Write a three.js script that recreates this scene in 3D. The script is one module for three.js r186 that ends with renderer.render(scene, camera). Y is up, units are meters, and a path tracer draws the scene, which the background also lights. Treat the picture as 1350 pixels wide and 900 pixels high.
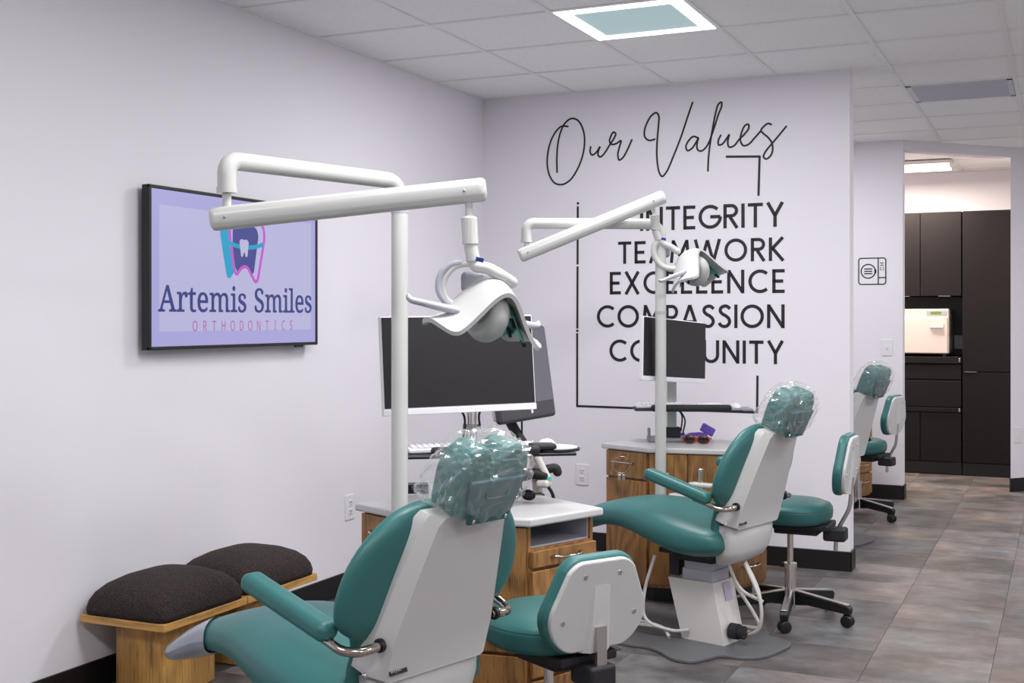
import * as THREE from 'three';
import { RoundedBoxGeometry } from 'three/addons/geometries/RoundedBoxGeometry.js';
import { mergeGeometries, mergeVertices, toCreasedNormals } from 'three/addons/utils/BufferGeometryUtils.js';
import { RectAreaLightUniformsLib } from 'three/addons/lights/RectAreaLightUniformsLib.js';

// ---------------------------------------------------------------- camera, light, exposure
const scene = new THREE.Scene();
scene.background = new THREE.Color(0x000000);
const renderer = new THREE.WebGLRenderer({ antialias: true });
renderer.toneMapping = THREE.LinearToneMapping;
renderer.toneMappingExposure = 1.0;
renderer.shadowMap.enabled = true;
RectAreaLightUniformsLib.init();
const V3 = (x, y, z) => new THREE.Vector3(x, y, z);
const F = 1600, CX = 675, CY = 420, YAW = THREE.MathUtils.degToRad(24.5);
const camera = new THREE.PerspectiveCamera(2 * Math.atan(450 / F) * 180 / Math.PI, 1.5, 0.05, 60);
camera.position.set(3.295, 1.38, 6.796);
camera.rotation.y = YAW;
camera.setViewOffset(1350, 900, 0, 30, 1350, 900);
const EYE = camera.position, RIGHT = V3(Math.cos(YAW), 0, -Math.sin(YAW)), AHEAD = V3(-Math.sin(YAW), 0, -Math.cos(YAW)), UP = V3(0, 1, 0);
const dirOf = (px, py) => AHEAD.clone().addScaledVector(RIGHT, (px - CX) / F).addScaledVector(UP, (CY - py) / F);
const atDepth = (px, py, Z) => EYE.clone().addScaledVector(dirOf(px, py), Z);
const onAxis = (px, py, axis, value) => { const d = dirOf(px, py); return EYE.clone().addScaledVector(d, (value - EYE[axis]) / d[axis]); };
const camVec = (x, y, z) => RIGHT.clone().multiplyScalar(x).addScaledVector(UP, y).addScaledVector(AHEAD, z);
const CEIL = 2.74;
const PANEL_LIGHT = 29, PANEL_COLOR = new THREE.Color(1.0, 0.99, 1.0);   // radiance of the ceiling panels
const STERIL_LIGHT = 90;

// ---------------------------------------------------------------- helpers
let seed = 12345;
const rnd = () => (seed = (seed * 1664525 + 1013904223) >>> 0) / 4294967296;
function hash2(x, y, s) { let h = (x * 374761393 + y * 668265263 + s * 974711) | 0; h = Math.imul(h ^ (h >>> 13), 1274126177); return ((h ^ (h >>> 16)) >>> 0) / 4294967296; }
function vnoise(x, y, px, py, s) {       // value noise that repeats after px, py cells
  const xi = Math.floor(x), yi = Math.floor(y), fx = x - xi, fy = y - yi, u = fx * fx * (3 - 2 * fx), v = fy * fy * (3 - 2 * fy);
  const m = (a, n) => ((a % n) + n) % n;
  const a = hash2(m(xi, px), m(yi, py), s), b = hash2(m(xi + 1, px), m(yi, py), s), c = hash2(m(xi, px), m(yi + 1, py), s), d = hash2(m(xi + 1, px), m(yi + 1, py), s);
  return a + (b - a) * u + (c - a) * v + (a - b - c + d) * u * v;
}
function dataTex(w, h, fn, srgb) {
  const a = new Uint8Array(w * h * 4);
  for (let y = 0, k = 0; y < h; y++) for (let x = 0; x < w; x++, k += 4) {
    const c = fn(x / w, y / h);
    if (typeof c === 'number') { a[k] = a[k + 1] = a[k + 2] = Math.max(0, Math.min(255, c * 255)); } else for (let i = 0; i < 3; i++) a[k + i] = Math.max(0, Math.min(255, c[i]));
    a[k + 3] = 255;
  }
  const t = new THREE.DataTexture(a, w, h);
  t.wrapS = t.wrapT = THREE.RepeatWrapping; t.magFilter = THREE.LinearFilter; t.minFilter = THREE.LinearFilter;
  if (srgb) t.colorSpace = THREE.SRGBColorSpace;
  t.needsUpdate = true;
  return t;
}
const taken = new Map();
function numbered(n) { const k = taken.get(n) || 0; taken.set(n, k + 1); return k ? n + '_' + String(k).padStart(3, '0') : n; }
function shadows(o) { o.castShadow = o.receiveShadow = true; return o; }
function thing(name, label, category, pos = [0, 0, 0], turn = 0, group) {
  const o = new THREE.Group(); o.name = numbered(name); o.position.set(...pos); o.rotation.y = turn;
  o.userData = { label, category }; if (group) o.userData.group = group;
  scene.add(o); return o;
}
function part(parent, name, geo, mat, label) {
  const m = shadows(new THREE.Mesh(Array.isArray(geo) ? merge(geo) : geo, mat)); m.name = name;
  if (label) m.userData.label = label;
  parent.add(m); return m;
}
function single(name, label, category, geo, mat, group) {
  const m = shadows(new THREE.Mesh(Array.isArray(geo) ? merge(geo) : geo, mat)); m.name = numbered(name);
  m.userData = { label, category }; if (group) m.userData.group = group;
  scene.add(m); return m;
}
function struct(name, geo, mat, label, category = 'structure') {
  const m = shadows(new THREE.Mesh(Array.isArray(geo) ? merge(geo) : geo, mat)); m.name = name;
  m.userData = { kind: 'structure', label, category };
  scene.add(m); return m;
}
function merge(list) {
  return mergeGeometries(list.map((g) => { const n = g.index ? g.toNonIndexed() : g.clone(); for (const k of Object.keys(n.attributes)) if (!['position', 'normal', 'uv'].includes(k)) n.deleteAttribute(k); if (!n.attributes.uv) n.setAttribute('uv', new THREE.BufferAttribute(new Float32Array(n.attributes.position.count * 2), 2)); return n; }));
}
function metric(geo, scale = 1, swap = false, off = [0, 0]) {   // uv in metres by the main direction of each face
  const g = geo.index ? geo.toNonIndexed() : geo, p = g.attributes.position, uv = new Float32Array(p.count * 2);
  const a = V3(), b = V3(), c = V3();
  for (let i = 0; i < p.count; i += 3) {
    a.fromBufferAttribute(p, i); b.fromBufferAttribute(p, i + 1); c.fromBufferAttribute(p, i + 2);
    const n = b.clone().sub(a).cross(c.clone().sub(a)); const ax = Math.abs(n.x), ay = Math.abs(n.y), az = Math.abs(n.z);
    [a, b, c].forEach((q, k) => {
      let u, v; if (ay >= ax && ay >= az) { u = q.x; v = q.z; } else if (ax >= az) { u = q.z; v = q.y; } else { u = q.x; v = q.y; }
      if (swap) [u, v] = [v, u];
      uv[(i + k) * 2] = u * scale + off[0]; uv[(i + k) * 2 + 1] = v * scale + off[1];
    });
  }
  g.setAttribute('uv', new THREE.BufferAttribute(uv, 2));
  return g;
}
const box = (w, h, d, x = 0, y = 0, z = 0) => new THREE.BoxGeometry(w, h, d).translate(x, y, z);
const rbox = (w, h, d, r, x = 0, y = 0, z = 0, s = 2) => new RoundedBoxGeometry(w, h, d, s, Math.min(r, w / 2.01, h / 2.01, d / 2.01)).translate(x, y, z);
const cyl = (r0, r1, h, x = 0, y = 0, z = 0, n = 24) => new THREE.CylinderGeometry(r1, r0, h, n).translate(x, y + h / 2, z);   // r0 at the foot
function rod(a, b, r0, r1 = r0, n = 16) {
  const A = V3(...a), B = V3(...b), d = B.clone().sub(A), g = new THREE.CylinderGeometry(r1, r0, d.length(), n);
  g.applyQuaternion(new THREE.Quaternion().setFromUnitVectors(UP, d.clone().normalize()));
  return g.translate((A.x + B.x) / 2, (A.y + B.y) / 2, (A.z + B.z) / 2);
}
function tube(pts, r, n = 48, rs = 10, tension = 0.5) {
  const P = pts.map((p) => (p.isVector3 ? p : V3(...p)));
  return new THREE.TubeGeometry(new THREE.CatmullRomCurve3(P, false, 'catmullrom', tension), n, r, rs, false);
}
function cappedTube(pts, r, n = 48, rs = 10) {
  const P = pts.map((p) => (p.isVector3 ? p : V3(...p)));
  return merge([tube(P, r, n, rs), new THREE.SphereGeometry(r, rs, 6).translate(P[0].x, P[0].y, P[0].z), new THREE.SphereGeometry(r, rs, 6).translate(P[P.length - 1].x, P[P.length - 1].y, P[P.length - 1].z)]);
}
function loft(rings, closed = true, creased) {         // rings: arrays of Vector3 with the same count
  const n = rings[0].length, pos = [], idx = [];
  rings.forEach((r) => r.forEach((p) => pos.push(p.x, p.y, p.z)));
  for (let i = 0; i < rings.length - 1; i++) for (let j = 0; j < n; j++) {
    const k = (j + 1) % n, a = i * n + j, b = i * n + k, c = (i + 1) * n + k, d = (i + 1) * n + j;
    idx.push(a, b, c, a, c, d);
  }
  if (closed) for (const [ri, flip] of [[0, true], [rings.length - 1, false]]) {
    const c = rings[ri].reduce((s, p) => s.add(p), V3(0, 0, 0)).multiplyScalar(1 / n); const ci = pos.length / 3; pos.push(c.x, c.y, c.z);
    for (let j = 0; j < n; j++) { const a = ri * n + j, b = ri * n + (j + 1) % n; flip ? idx.push(ci, b, a) : idx.push(ci, a, b); }
  }
  let g = new THREE.BufferGeometry();
  g.setAttribute('position', new THREE.Float32BufferAttribute(pos, 3)); g.setIndex(idx);
  // make the faces point outwards
  g.computeBoundingBox(); let vol = 0; const A = V3(), B = V3(), C = V3(), p = g.attributes.position;
  for (let i = 0; i < idx.length; i += 3) { A.fromBufferAttribute(p, idx[i]); B.fromBufferAttribute(p, idx[i + 1]); C.fromBufferAttribute(p, idx[i + 2]); vol += A.dot(B.clone().cross(C)); }
  if (vol < 0) { for (let i = 0; i < idx.length; i += 3) [idx[i + 1], idx[i + 2]] = [idx[i + 2], idx[i + 1]]; g.setIndex(idx); }
  if (creased) return toCreasedNormals(g, creased);
  g.computeVertexNormals();
  return g;
}
function prism(poly, y0, y1, bevel = 0) {              // plan polygon of [x, z]
  const s = new THREE.Shape(poly.map(([x, z]) => new THREE.Vector2(x, -z)));
  const g = new THREE.ExtrudeGeometry(s, { depth: y1 - y0 - 2 * bevel, bevelEnabled: bevel > 0, bevelSize: bevel, bevelThickness: bevel, bevelSegments: 2, bevelOffset: -bevel, curveSegments: 10 });
  return g.rotateX(-Math.PI / 2).translate(0, y0 + bevel, 0);
}
function inset(poly, d) {                              // shrinks a convex polygon
  const n = poly.length, cx = poly.reduce((s, p) => s + p[0], 0) / n, cz = poly.reduce((s, p) => s + p[1], 0) / n;
  const lines = poly.map((p, i) => { const q = poly[(i + 1) % n]; let nx = -(q[1] - p[1]), nz = q[0] - p[0]; const l = Math.hypot(nx, nz); nx /= l; nz /= l; if ((cx - p[0]) * nx + (cz - p[1]) * nz < 0) { nx = -nx; nz = -nz; } return [nx, nz, nx * p[0] + nz * p[1] + d]; });
  return poly.map((p, i) => { const a = lines[(i + n - 1) % n], b = lines[i], det = a[0] * b[1] - a[1] * b[0]; return [(a[2] * b[1] - a[1] * b[2]) / det, (a[0] * b[2] - a[2] * b[0]) / det]; });
}
// a flat stroke (vinyl lettering) on a plane: points are [x, y], it stands th proud of z = 0
function stroke(pts, w, th = 0.0012, round = true) {
  const P = pts.map((p) => new THREE.Vector2(...p)), n = P.length, Lp = [], Rp = [];
  for (let i = 0; i < n; i++) {
    const d = P[Math.min(i + 1, n - 1)].clone().sub(P[Math.max(i - 1, 0)]).normalize(), q = new THREE.Vector2(-d.y, d.x).multiplyScalar(w / 2);
    Lp.push(P[i].clone().add(q)); Rp.push(P[i].clone().sub(q));
  }
  const pos = [], quad = (a, b, c, d) => pos.push(...a, ...b, ...c, ...a, ...c, ...d);
  const f = (v, z) => [v.x, v.y, z];
  for (let i = 0; i < n - 1; i++) {
    quad(f(Rp[i], th), f(Rp[i + 1], th), f(Lp[i + 1], th), f(Lp[i], th));
    quad(f(Rp[i], 0), f(Rp[i + 1], 0), f(Rp[i + 1], th), f(Rp[i], th));
    quad(f(Lp[i + 1], 0), f(Lp[i], 0), f(Lp[i], th), f(Lp[i + 1], th));
  }
  quad(f(Lp[0], 0), f(Rp[0], 0), f(Rp[0], th), f(Lp[0], th));
  quad(f(Rp[n - 1], 0), f(Lp[n - 1], 0), f(Lp[n - 1], th), f(Rp[n - 1], th));
  const g = new THREE.BufferGeometry(); g.setAttribute('position', new THREE.Float32BufferAttribute(pos, 3)); g.computeVertexNormals();
  const list = [g];
  if (round) for (const e of [P[0], P[n - 1]]) list.push(new THREE.CylinderGeometry(w / 2, w / 2, th, 14).rotateX(Math.PI / 2).translate(e.x, e.y, th / 2));
  return merge(list);
}
const smoothLine = (pts, n) => new THREE.CatmullRomCurve3(pts.map((p) => V3(p[0], p[1], 0)), false, 'centripetal').getPoints(n).map((p) => [p.x, p.y]);
const arc = (cx, cy, rx, ry, a0, a1, n = 20) => Array.from({ length: n + 1 }, (_, i) => { const t = (a0 + (a1 - a0) * i / n) * Math.PI / 180; return [cx + rx * Math.cos(t), cy + ry * Math.sin(t)]; });

// ---------------------------------------------------------------- materials
const std = (o) => new THREE.MeshStandardMaterial(o);
const phys = (o) => new THREE.MeshPhysicalMaterial(o);
const wallGrain = dataTex(256, 256, (x, y) => 0.5 + 0.3 * (vnoise(x * 64, y * 64, 64, 64, 1) - 0.5) + 0.5 * (vnoise(x * 128, y * 128, 128, 128, 2) - 0.5));
const M = {};
M.wall = std({ color: 0xeae7ee, roughness: 0.75, bumpMap: wallGrain, bumpScale: 0.0004 });
M.base = std({ color: 0x141215, roughness: 0.45 });
M.grid = std({ color: 0xf0f1f0, roughness: 0.5 });
const tileTex = dataTex(512, 512, (x, y) => { const n = vnoise(x * 170, y * 170, 170, 170, 5), m = vnoise(x * 60, y * 60, 60, 60, 6); const v = 249 - (n > 0.83 ? 26 * (n - 0.83) / 0.17 : 0) + 6 * (m - 0.5); return [v, v + 1, v]; }, true);
const tileBump = dataTex(512, 512, (x, y) => { const n = vnoise(x * 170, y * 170, 170, 170, 5); return 0.7 - (n > 0.8 ? (n - 0.8) * 2.5 : 0) + 0.1 * vnoise(x * 256, y * 256, 256, 256, 7); });
M.tile = std({ map: tileTex, bumpMap: tileBump, bumpScale: 0.001, roughness: 0.95 });
const floorTex = dataTex(2048, 1024, (x, y) => {
  const warp = vnoise(x * 10, y * 10, 10, 10, 13) * 0.6;
  const a = vnoise(x * 12 + warp, y * 4 + warp, 12, 4, 11), b = vnoise(x * 30 + warp, y * 11, 30, 11, 12), c = vnoise(x * 90, y * 45, 90, 45, 14), d = vnoise(x * 500, y * 500, 500, 500, 15), e = vnoise(x * 16, y * 24, 16, 24, 16), g = vnoise(x * 10, y * 4, 10, 4, 17);
  const v = 0.34 * a + 0.18 * b + 0.12 * c + 0.1 * d + 0.16 * e - 0.45;      // about -0.5 .. 0.5
  const L = 101 + 135 * v, w = (g - 0.4) * 26;                                // grey body, brown clouds
  return [L + 4 + w * 0.55, L - w * 0.15, L - 1 - w * 0.5];
}, true);
const floorBump = dataTex(512, 512, (x, y) => 0.5 + 0.5 * (vnoise(x * 110, y * 110, 110, 110, 21) - 0.5) + 0.4 * (vnoise(x * 200, y * 200, 200, 200, 22) - 0.5));
M.floorTile = [0, 1, 2].map((k) => std({ map: floorTex, bumpMap: floorBump, bumpScale: 0.0006, roughness: 0.42, color: [0xffffff, 0xf4f1ef, 0xe9e6e5][k] }));
M.subfloor = std({ color: 0x3a3634, roughness: 0.9 });
const oakFn = (r, g, b, k, s) => (x, y) => {
  const w = vnoise(x * 5, y * 2, 5, 2, s) * 1.4, ring = Math.sin((x * 22 + w * 5 + vnoise(x * 9, y * 3, 9, 3, s + 1) * 2) * Math.PI);
  const pore = vnoise(x * 190, y * 11, 190, 11, s + 2), fine = vnoise(x * 300, y * 40, 300, 40, s + 3), big = vnoise(x * 4, y * 3, 4, 3, s + 4);
  const v = 1 + k * (0.12 * ring + 0.16 * (fine - 0.5) - (pore > 0.66 ? (pore - 0.66) * 1.1 : 0) + 0.18 * (big - 0.5));
  return [r * v, g * v, b * v * 0.99];
};
const oakTex = dataTex(1024, 1024, oakFn(148, 106, 60, 0.8, 31), true), lightOakTex = dataTex(1024, 1024, oakFn(190, 144, 80, 0.6, 41), true);
M.oak = std({ map: oakTex, roughness: 0.42 });
M.lightOak = std({ map: lightOakTex, roughness: 0.42 });
const vinylBump = dataTex(256, 256, (x, y) => 0.5 + 0.5 * (vnoise(x * 80, y * 80, 80, 80, 51) - 0.5) + 0.5 * (vnoise(x * 120, y * 120, 120, 120, 52) - 0.5));
M.teal = phys({ color: 0x306b69, roughness: 0.42, sheen: 0.12, sheenRoughness: 0.5, sheenColor: new THREE.Color(0x9fd0c8) });
M.tealDark = std({ color: 0x2a5a5e, roughness: 0.42 });
M.white = std({ color: 0xd6d4d0, roughness: 0.34 });
M.shell = std({ color: 0xc6c6c5, roughness: 0.4 });
M.enamel = phys({ color: 0xc5c6c3, roughness: 0.32, clearcoat: 0.25, clearcoatRoughness: 0.15 });
M.lampWhite = std({ color: 0xb5b6b4, roughness: 0.4 });
M.grey = std({ color: 0xaeb0bb, roughness: 0.4 });
M.midGrey = std({ color: 0x8d8f97, roughness: 0.45 });
M.plate = std({ color: 0x6b6c70, roughness: 0.45, metalness: 0.2 });
M.chrome = std({ color: 0xd9d6d2, roughness: 0.13, metalness: 1 });
M.brushed = std({ color: 0xc9c6c2, roughness: 0.28, metalness: 1 });
M.nickel = std({ color: 0xb8aea4, roughness: 0.16, metalness: 1 });
M.black = std({ color: 0x101012, roughness: 0.42 });
M.softBlack = std({ color: 0x1b1a1e, roughness: 0.62 });
M.screenOff = std({ color: 0x171418, roughness: 0.42 });
M.bezelWhite = std({ color: 0xe6e4ea, roughness: 0.35 });
M.counter = phys({ color: 0xc6c5c5, roughness: 0.32 });
M.darkLam = phys({ color: 0x151113, roughness: 0.6, specularIntensity: 0.5 });
M.ink = std({ color: 0x17151c, roughness: 0.6 });
M.plateWhite = std({ color: 0xe8e6ea, roughness: 0.35 });
M.hole = std({ color: 0x3a3a3e, roughness: 0.7 });
M.mirror = phys({ color: 0x63aaa2, roughness: 0.15, metalness: 0.35 });
M.hose = std({ color: 0xd2d0cb, roughness: 0.45 });
M.cream = std({ color: 0xe0d5cc, roughness: 0.35 });
M.film = phys({ color: 0xffffff, roughness: 0.12, transmission: 0.93, thickness: 0, ior: 1.5, side: THREE.DoubleSide, flatShading: true });
M.sleeve = phys({ color: 0xa9b4c0, roughness: 0.14, transmission: 0.2, thickness: 0, ior: 1.45, side: THREE.DoubleSide });
M.lens = std({ color: 0x16131c, roughness: 0.12 });
M.purple = std({ color: 0x7a5fd0, roughness: 0.35 });
M.rust = std({ color: 0x9a3a22, roughness: 0.5 });
M.amber = std({ color: 0xc9822f, roughness: 0.4 });
M.aqua = std({ color: 0x35b8a8, roughness: 0.4 });
M.steelLam = std({ color: 0xb9bac6, roughness: 0.4, metalness: 0.15 });
const boucleTex = dataTex(512, 512, (x, y) => { const n = vnoise(x * 110, y * 110, 110, 110, 61), m = vnoise(x * 180, y * 180, 180, 180, 62), v = 0.42 + 1.1 * n * m; return [66 * v + 8, 52 * v + 7, 48 * v + 8]; }, true);
const boucleBump = dataTex(512, 512, (x, y) => 0.6 * vnoise(x * 110, y * 110, 110, 110, 61) + 0.4 * vnoise(x * 180, y * 180, 180, 180, 62));
M.boucle = std({ map: boucleTex, bumpMap: boucleBump, bumpScale: 0.006, roughness: 1 });

// ---------------------------------------------------------------- room shell
const WALL_Z0 = -5.2, WALL_Z1 = 9.4, WALL_X1 = 6.6;
struct('floor', box(7.4, 0.12, 15.6, 3.3, -0.065, 2.1), M.subfloor, 'grey brown stone look vinyl tile floor', 'floor');
{ // 18 inch vinyl tiles; each one a piece of the floor
  const floor = scene.getObjectByName('floor'), S = 0.457, geos = [];
  for (let k = 0; k < 24; k++) {
    const g = new RoundedBoxGeometry(S - 0.0012, 0.005, S - 0.0012, 1, 0.0008).translate(0, -0.0025, 0), m = metric(g, 1), uv = m.attributes.uv, ox = rnd(), oy = rnd(), sx = 0.36, flip = k % 2 ? -1 : 1;
    for (let i = 0; i < uv.count; i++) uv.setXY(i, uv.getX(i) * sx * flip + ox, uv.getY(i) * sx * 2 + oy);
    geos.push(m);
  }
  let n = 0; const rest = [];
  for (let i = -6; i <= 8; i++) for (let j = -15; j <= 18; j++) {
    const x = 2.575 + (i + 0.5) * S, z = 1.12 + (j + 0.5) * S;
    if (x < -0.2 || x > 6.8 || z < -5.4 || z > 9.6) continue;
    const d = V3(x, 0, z).sub(EYE), Z = d.dot(AHEAD), X = d.dot(RIGHT), px = CX + F * X / Z, py = CY + F * 1.38 / Z;
    const seen = Z > 2.5 && px > -60 && px < 1410 && py < 960 && py > 590;
    const k = Math.floor(rnd() * 24), mk = Math.floor(rnd() * 3);
    if (seen && n < 300) { const m = part(floor, 'floor_tile', geos[k], M.floorTile[mk]); m.position.set(x, 0, z); n++; } else rest.push(geos[k].clone().translate(x, 0, z));
  }
  part(floor, 'floor_tiles', rest, M.floorTile[1]).userData.kind = 'stuff';
}
// ceiling: lay-in tiles between tee bars
const GX = [], GZ = [];
for (let k = 0; k <= 11; k++) GX.push(0.0 + 0.607 * k);
for (let k = -9; k <= 15; k++) GZ.push(0.0 + 0.61 * k);
const ceiling = struct('ceiling', box(7.4, 0.1, 15.6, 3.3, CEIL + 0.11, 2.1), M.grid, 'white suspended ceiling of square lay-in tiles in tee bars', 'ceiling');
const panelCells = [];
{
  const bars = [];
  for (const x of GX) bars.push(box(0.022, 0.012, 15.2, x, CEIL + 0.004, 2.1));
  for (const z of GZ) bars.push(box(6.7, 0.0118, 0.022, 3.34, CEIL + 0.004, z));
  part(ceiling, 'tee_bars', bars, M.grid);
  const geos = [];
  for (let k = 0; k < 8; k++) geos.push(metric(rbox(0.589, 0.016, 0.589, 0.004, 0, 0, 0, 1), 1.6, k % 2 === 1, [rnd(), rnd()]));
  const isPanel = (i, k) => [[2, -3], [2, 2], [3, 6], [2, 10], [6, 2], [4, 5], [5, 10], [8, 6], [8, 10], [7, -1], [7, -4]].some((p) => p[0] === i && p[1] === k);
  const isVent = (i, k) => i === 4 && k === -2;
  const rest = [];
  for (let i = 0; i < GX.length - 1; i++) for (let j = 0; j < GZ.length - 1; j++) {
    const kz = j - 9, x = (GX[i] + GX[i + 1]) / 2, z = (GZ[j] + GZ[j + 1]) / 2;
    if (isPanel(i, kz)) { panelCells.push([x, z]); continue; }
    if (isVent(i, kz)) continue;
    const d = V3(x, 0, z).sub(EYE), Z = d.dot(AHEAD), px = CX + F * d.dot(RIGHT) / Z, py = CY - F * 1.36 / Z;
    const geo = geos[(i * 3 + j * 5) % 8];
    if (Z > 4 && px > -80 && px < 1430 && py > -40) { const m = part(ceiling, 'ceiling_tile', geo, M.tile); m.position.set(x, CEIL + 0.012, z); } else rest.push(geo.clone().translate(x, CEIL + 0.012, z));
  }
  part(ceiling, 'ceiling_tiles', rest, M.tile).userData.kind = 'stuff';
}
const wallBox = (x0, x1, y0, y1, z0, z1) => metric(box(x1 - x0, y1 - y0, z1 - z0, (x0 + x1) / 2, (y0 + y1) / 2, (z0 + z1) / 2), 1);
const TOP = CEIL + 0.06;
struct('wall_left', wallBox(-0.15, 0, -0.05, TOP, WALL_Z0 - 0.15, WALL_Z1 + 0.15), M.wall, 'pale lavender white painted wall behind the television and benches', 'wall');
struct('wall_partition', wallBox(0, 2.225, -0.05, TOP, -0.13, 0), M.wall, 'pale lavender white partition wall carrying the values lettering', 'wall');
struct('wall_inner', wallBox(0, 2.167, -0.05, TOP, -3.0, -2.87), M.wall, 'pale wall stub with the light switch beside the dark cabinet room', 'wall');
struct('wall_far', wallBox(0, WALL_X1, -0.05, TOP, WALL_Z0 - 0.15, WALL_Z0), M.wall, 'upper wall above the dark cabinets', 'wall');
struct('wall_back', wallBox(0, WALL_X1, -0.05, TOP, WALL_Z1, WALL_Z1 + 0.15), M.wall, 'plain pale wall closing the clinic room', 'wall');
struct('wall_right', wallBox(WALL_X1, WALL_X1 + 0.15, -0.05, TOP, WALL_Z0 - 0.15, WALL_Z1 + 0.15), M.wall, 'plain pale side wall of the clinic room', 'wall');
// the slanting wall with the opening to the cabinet room
const J0 = [2.167, -2.87], J1 = [2.90, -3.66], dl = Math.hypot(J1[0] - J0[0], J1[1] - J0[1]), DX = (J1[0] - J0[0]) / dl, DZ = (J1[1] - J0[1]) / dl;
const along = (t, off = 0) => [J0[0] + DX * t + DZ * off, J0[1] + DZ * t - DX * off];      // off > 0 : behind the face
struct('wall_slanted', metric(prism([along(dl), along(dl + 0.62), along(dl + 0.62, 0.13), along(dl + 0.2, 0.13)], -0.05, TOP), 1), M.wall, 'pale slanting wall right of the doorway to the cabinets', 'wall');
struct('trim_1', metric(prism([along(0), along(dl), along(dl, 0.13), along(0, 0.13)], CEIL - 0.072, TOP), 1), M.wall, 'narrow pale header over the doorway', 'header');
{ const e = along(dl + 0.62); struct('wall_corridor', wallBox(e[0] - 0.02, WALL_X1, -0.05, TOP, e[1] - 0.13, e[1]), M.wall, 'pale corridor end wall', 'wall'); }
struct('wall_closet', wallBox(3.05, 3.18, -0.05, TOP, WALL_Z0, -4.0), M.wall, 'side wall of the cabinet room', 'wall');
// baseboards
const bb = (x0, x1, z0, z1) => rbox(x1 - x0, 0.108, z1 - z0, 0.004, (x0 + x1) / 2, 0.054, (z0 + z1) / 2, 1);
struct('baseboard_left', bb(0, 0.012, 0, WALL_Z1), M.base, 'black baseboard along the television wall', 'baseboard');
struct('baseboard_partition', [bb(0, 2.237, 0, 0.012), bb(2.225, 2.237, -0.13, 0.012)], M.base, 'black baseboard under the values lettering', 'baseboard');
struct('baseboard_inner', [bb(0, 2.179, -2.87, -2.858), bb(2.167, 2.179, -3.0, -2.858)], M.base, 'black baseboard under the light switch', 'baseboard');
struct('baseboard_slanted', prism([along(dl - 0.012, -0.012), along(dl + 0.62, -0.012), along(dl + 0.62), along(dl - 0.012)], 0, 0.108), M.base, 'black baseboard right of the doorway', 'baseboard');

// ---------------------------------------------------------------- ceiling panels, vent, cabinet room lamp
const glowEdge = std({ color: 0xffffff, emissive: 0xfdfbff, emissiveIntensity: 2.6 });
M.diffuser = std({ color: 0xb4c8c2, roughness: 0.4, emissive: 0x8fb0b4, emissiveIntensity: 0.55 });
panelCells.forEach(([x, z], i) => {
  const seen = i === 0 || (Math.abs(x - 1.5) < 0.1 && Math.abs(z - 1.525) < 0.1);
  const here = Math.abs(x - 1.5175) < 0.1 && Math.abs(z - 1.525) < 0.1;
  const t = thing('ceiling_panel_light', here ? 'square ceiling light with glowing rim and dull green centre above the values wall' : 'square ceiling light with glowing rim further along the clinic ceiling', 'ceiling light', [x, CEIL, z], 0, here ? undefined : 'ceiling lights along the clinic');
  const o = 0.292, w = 0.062, ring = [];
  part(t, 'housing', [box(0.586, 0.02, 0.586, 0, 0.016, 0)], M.grid);
  for (const [sx, sz] of [[1, 0], [-1, 0], [0, 1], [0, -1]]) {
    const L = sx ? 0.584 : 0.584 - 2 * w;
    ring.push(rbox(sx ? w : L, 0.012, sx ? L : w, 0.003, sx * (o - w / 2), 0.001, sz * (o - w / 2), 1));
  }
  part(t, 'glowing_rim', ring, glowEdge, 'bright white glowing rim');
  part(t, 'centre_panel', rbox(0.458, 0.008, 0.458, 0.002, 0, 0.003, 0, 1), M.diffuser, 'dull grey green centre panel');
  const l = new THREE.RectAreaLight(PANEL_COLOR, PANEL_LIGHT, 0.56, 0.56); l.name = 'panel_light';
  l.position.set(0, -0.012, 0); l.rotation.x = -Math.PI / 2; t.add(l);
});
{
  const x = (GX[4] + GX[5]) / 2, z = -1.5 * 0.61 + 0.0;
  const t = thing('ceiling_vent', 'grey ribbed square ceiling vent before the doorway', 'vent', [x, CEIL, z]);
  const rim = []; for (const s of [-1, 1]) rim.push(box(0.58, 0.01, 0.03, 0, 0.002, s * 0.275), box(0.03, 0.01, 0.58, s * 0.275, 0.002, 0));
  const vm = std({ color: 0xd3d3de, roughness: 0.4 }); part(t, 'frame', rim, vm); part(t, 'backing', box(0.56, 0.006, 0.56, 0, 0.016, 0), M.midGrey);
  const slat = rbox(0.53, 0.016, 0.008, 0.003, 0, 0, 0, 1).rotateX(0.5);
  for (let k = 0; k < 24; k++) part(t, 'slat', slat, vm).position.set(0, 0.004, -0.253 + k * 0.022);
}
{
  const t = thing('tube_light', 'ceiling batten with two warm glowing tubes over the dark cabinets', 'ceiling light', [1.76, CEIL - 0.02, -4.27]);
  part(t, 'tray', [rbox(1.3, 0.03, 0.3, 0.004, 0, 0.0, 0), box(0.012, 0.06, 0.3, 0.65, -0.02, 0), box(0.012, 0.06, 0.3, -0.65, -0.02, 0)], M.white);
  const glow = std({ color: 0xffffff, emissive: 0xfff0e4, emissiveIntensity: 4 });
  for (const s of [-1, 1]) part(t, 'tube', rod([-0.635, -0.035, s * 0.1], [0.635, -0.035, s * 0.1], 0.018), glow, 'warm white glowing tube');
  const l = new THREE.RectAreaLight(new THREE.Color(1, 0.85, 0.72), STERIL_LIGHT, 1.27, 0.24); l.name = 'tube_glow'; l.position.set(0, -0.065, 0); l.rotation.x = -Math.PI / 2; t.add(l);
}

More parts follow.
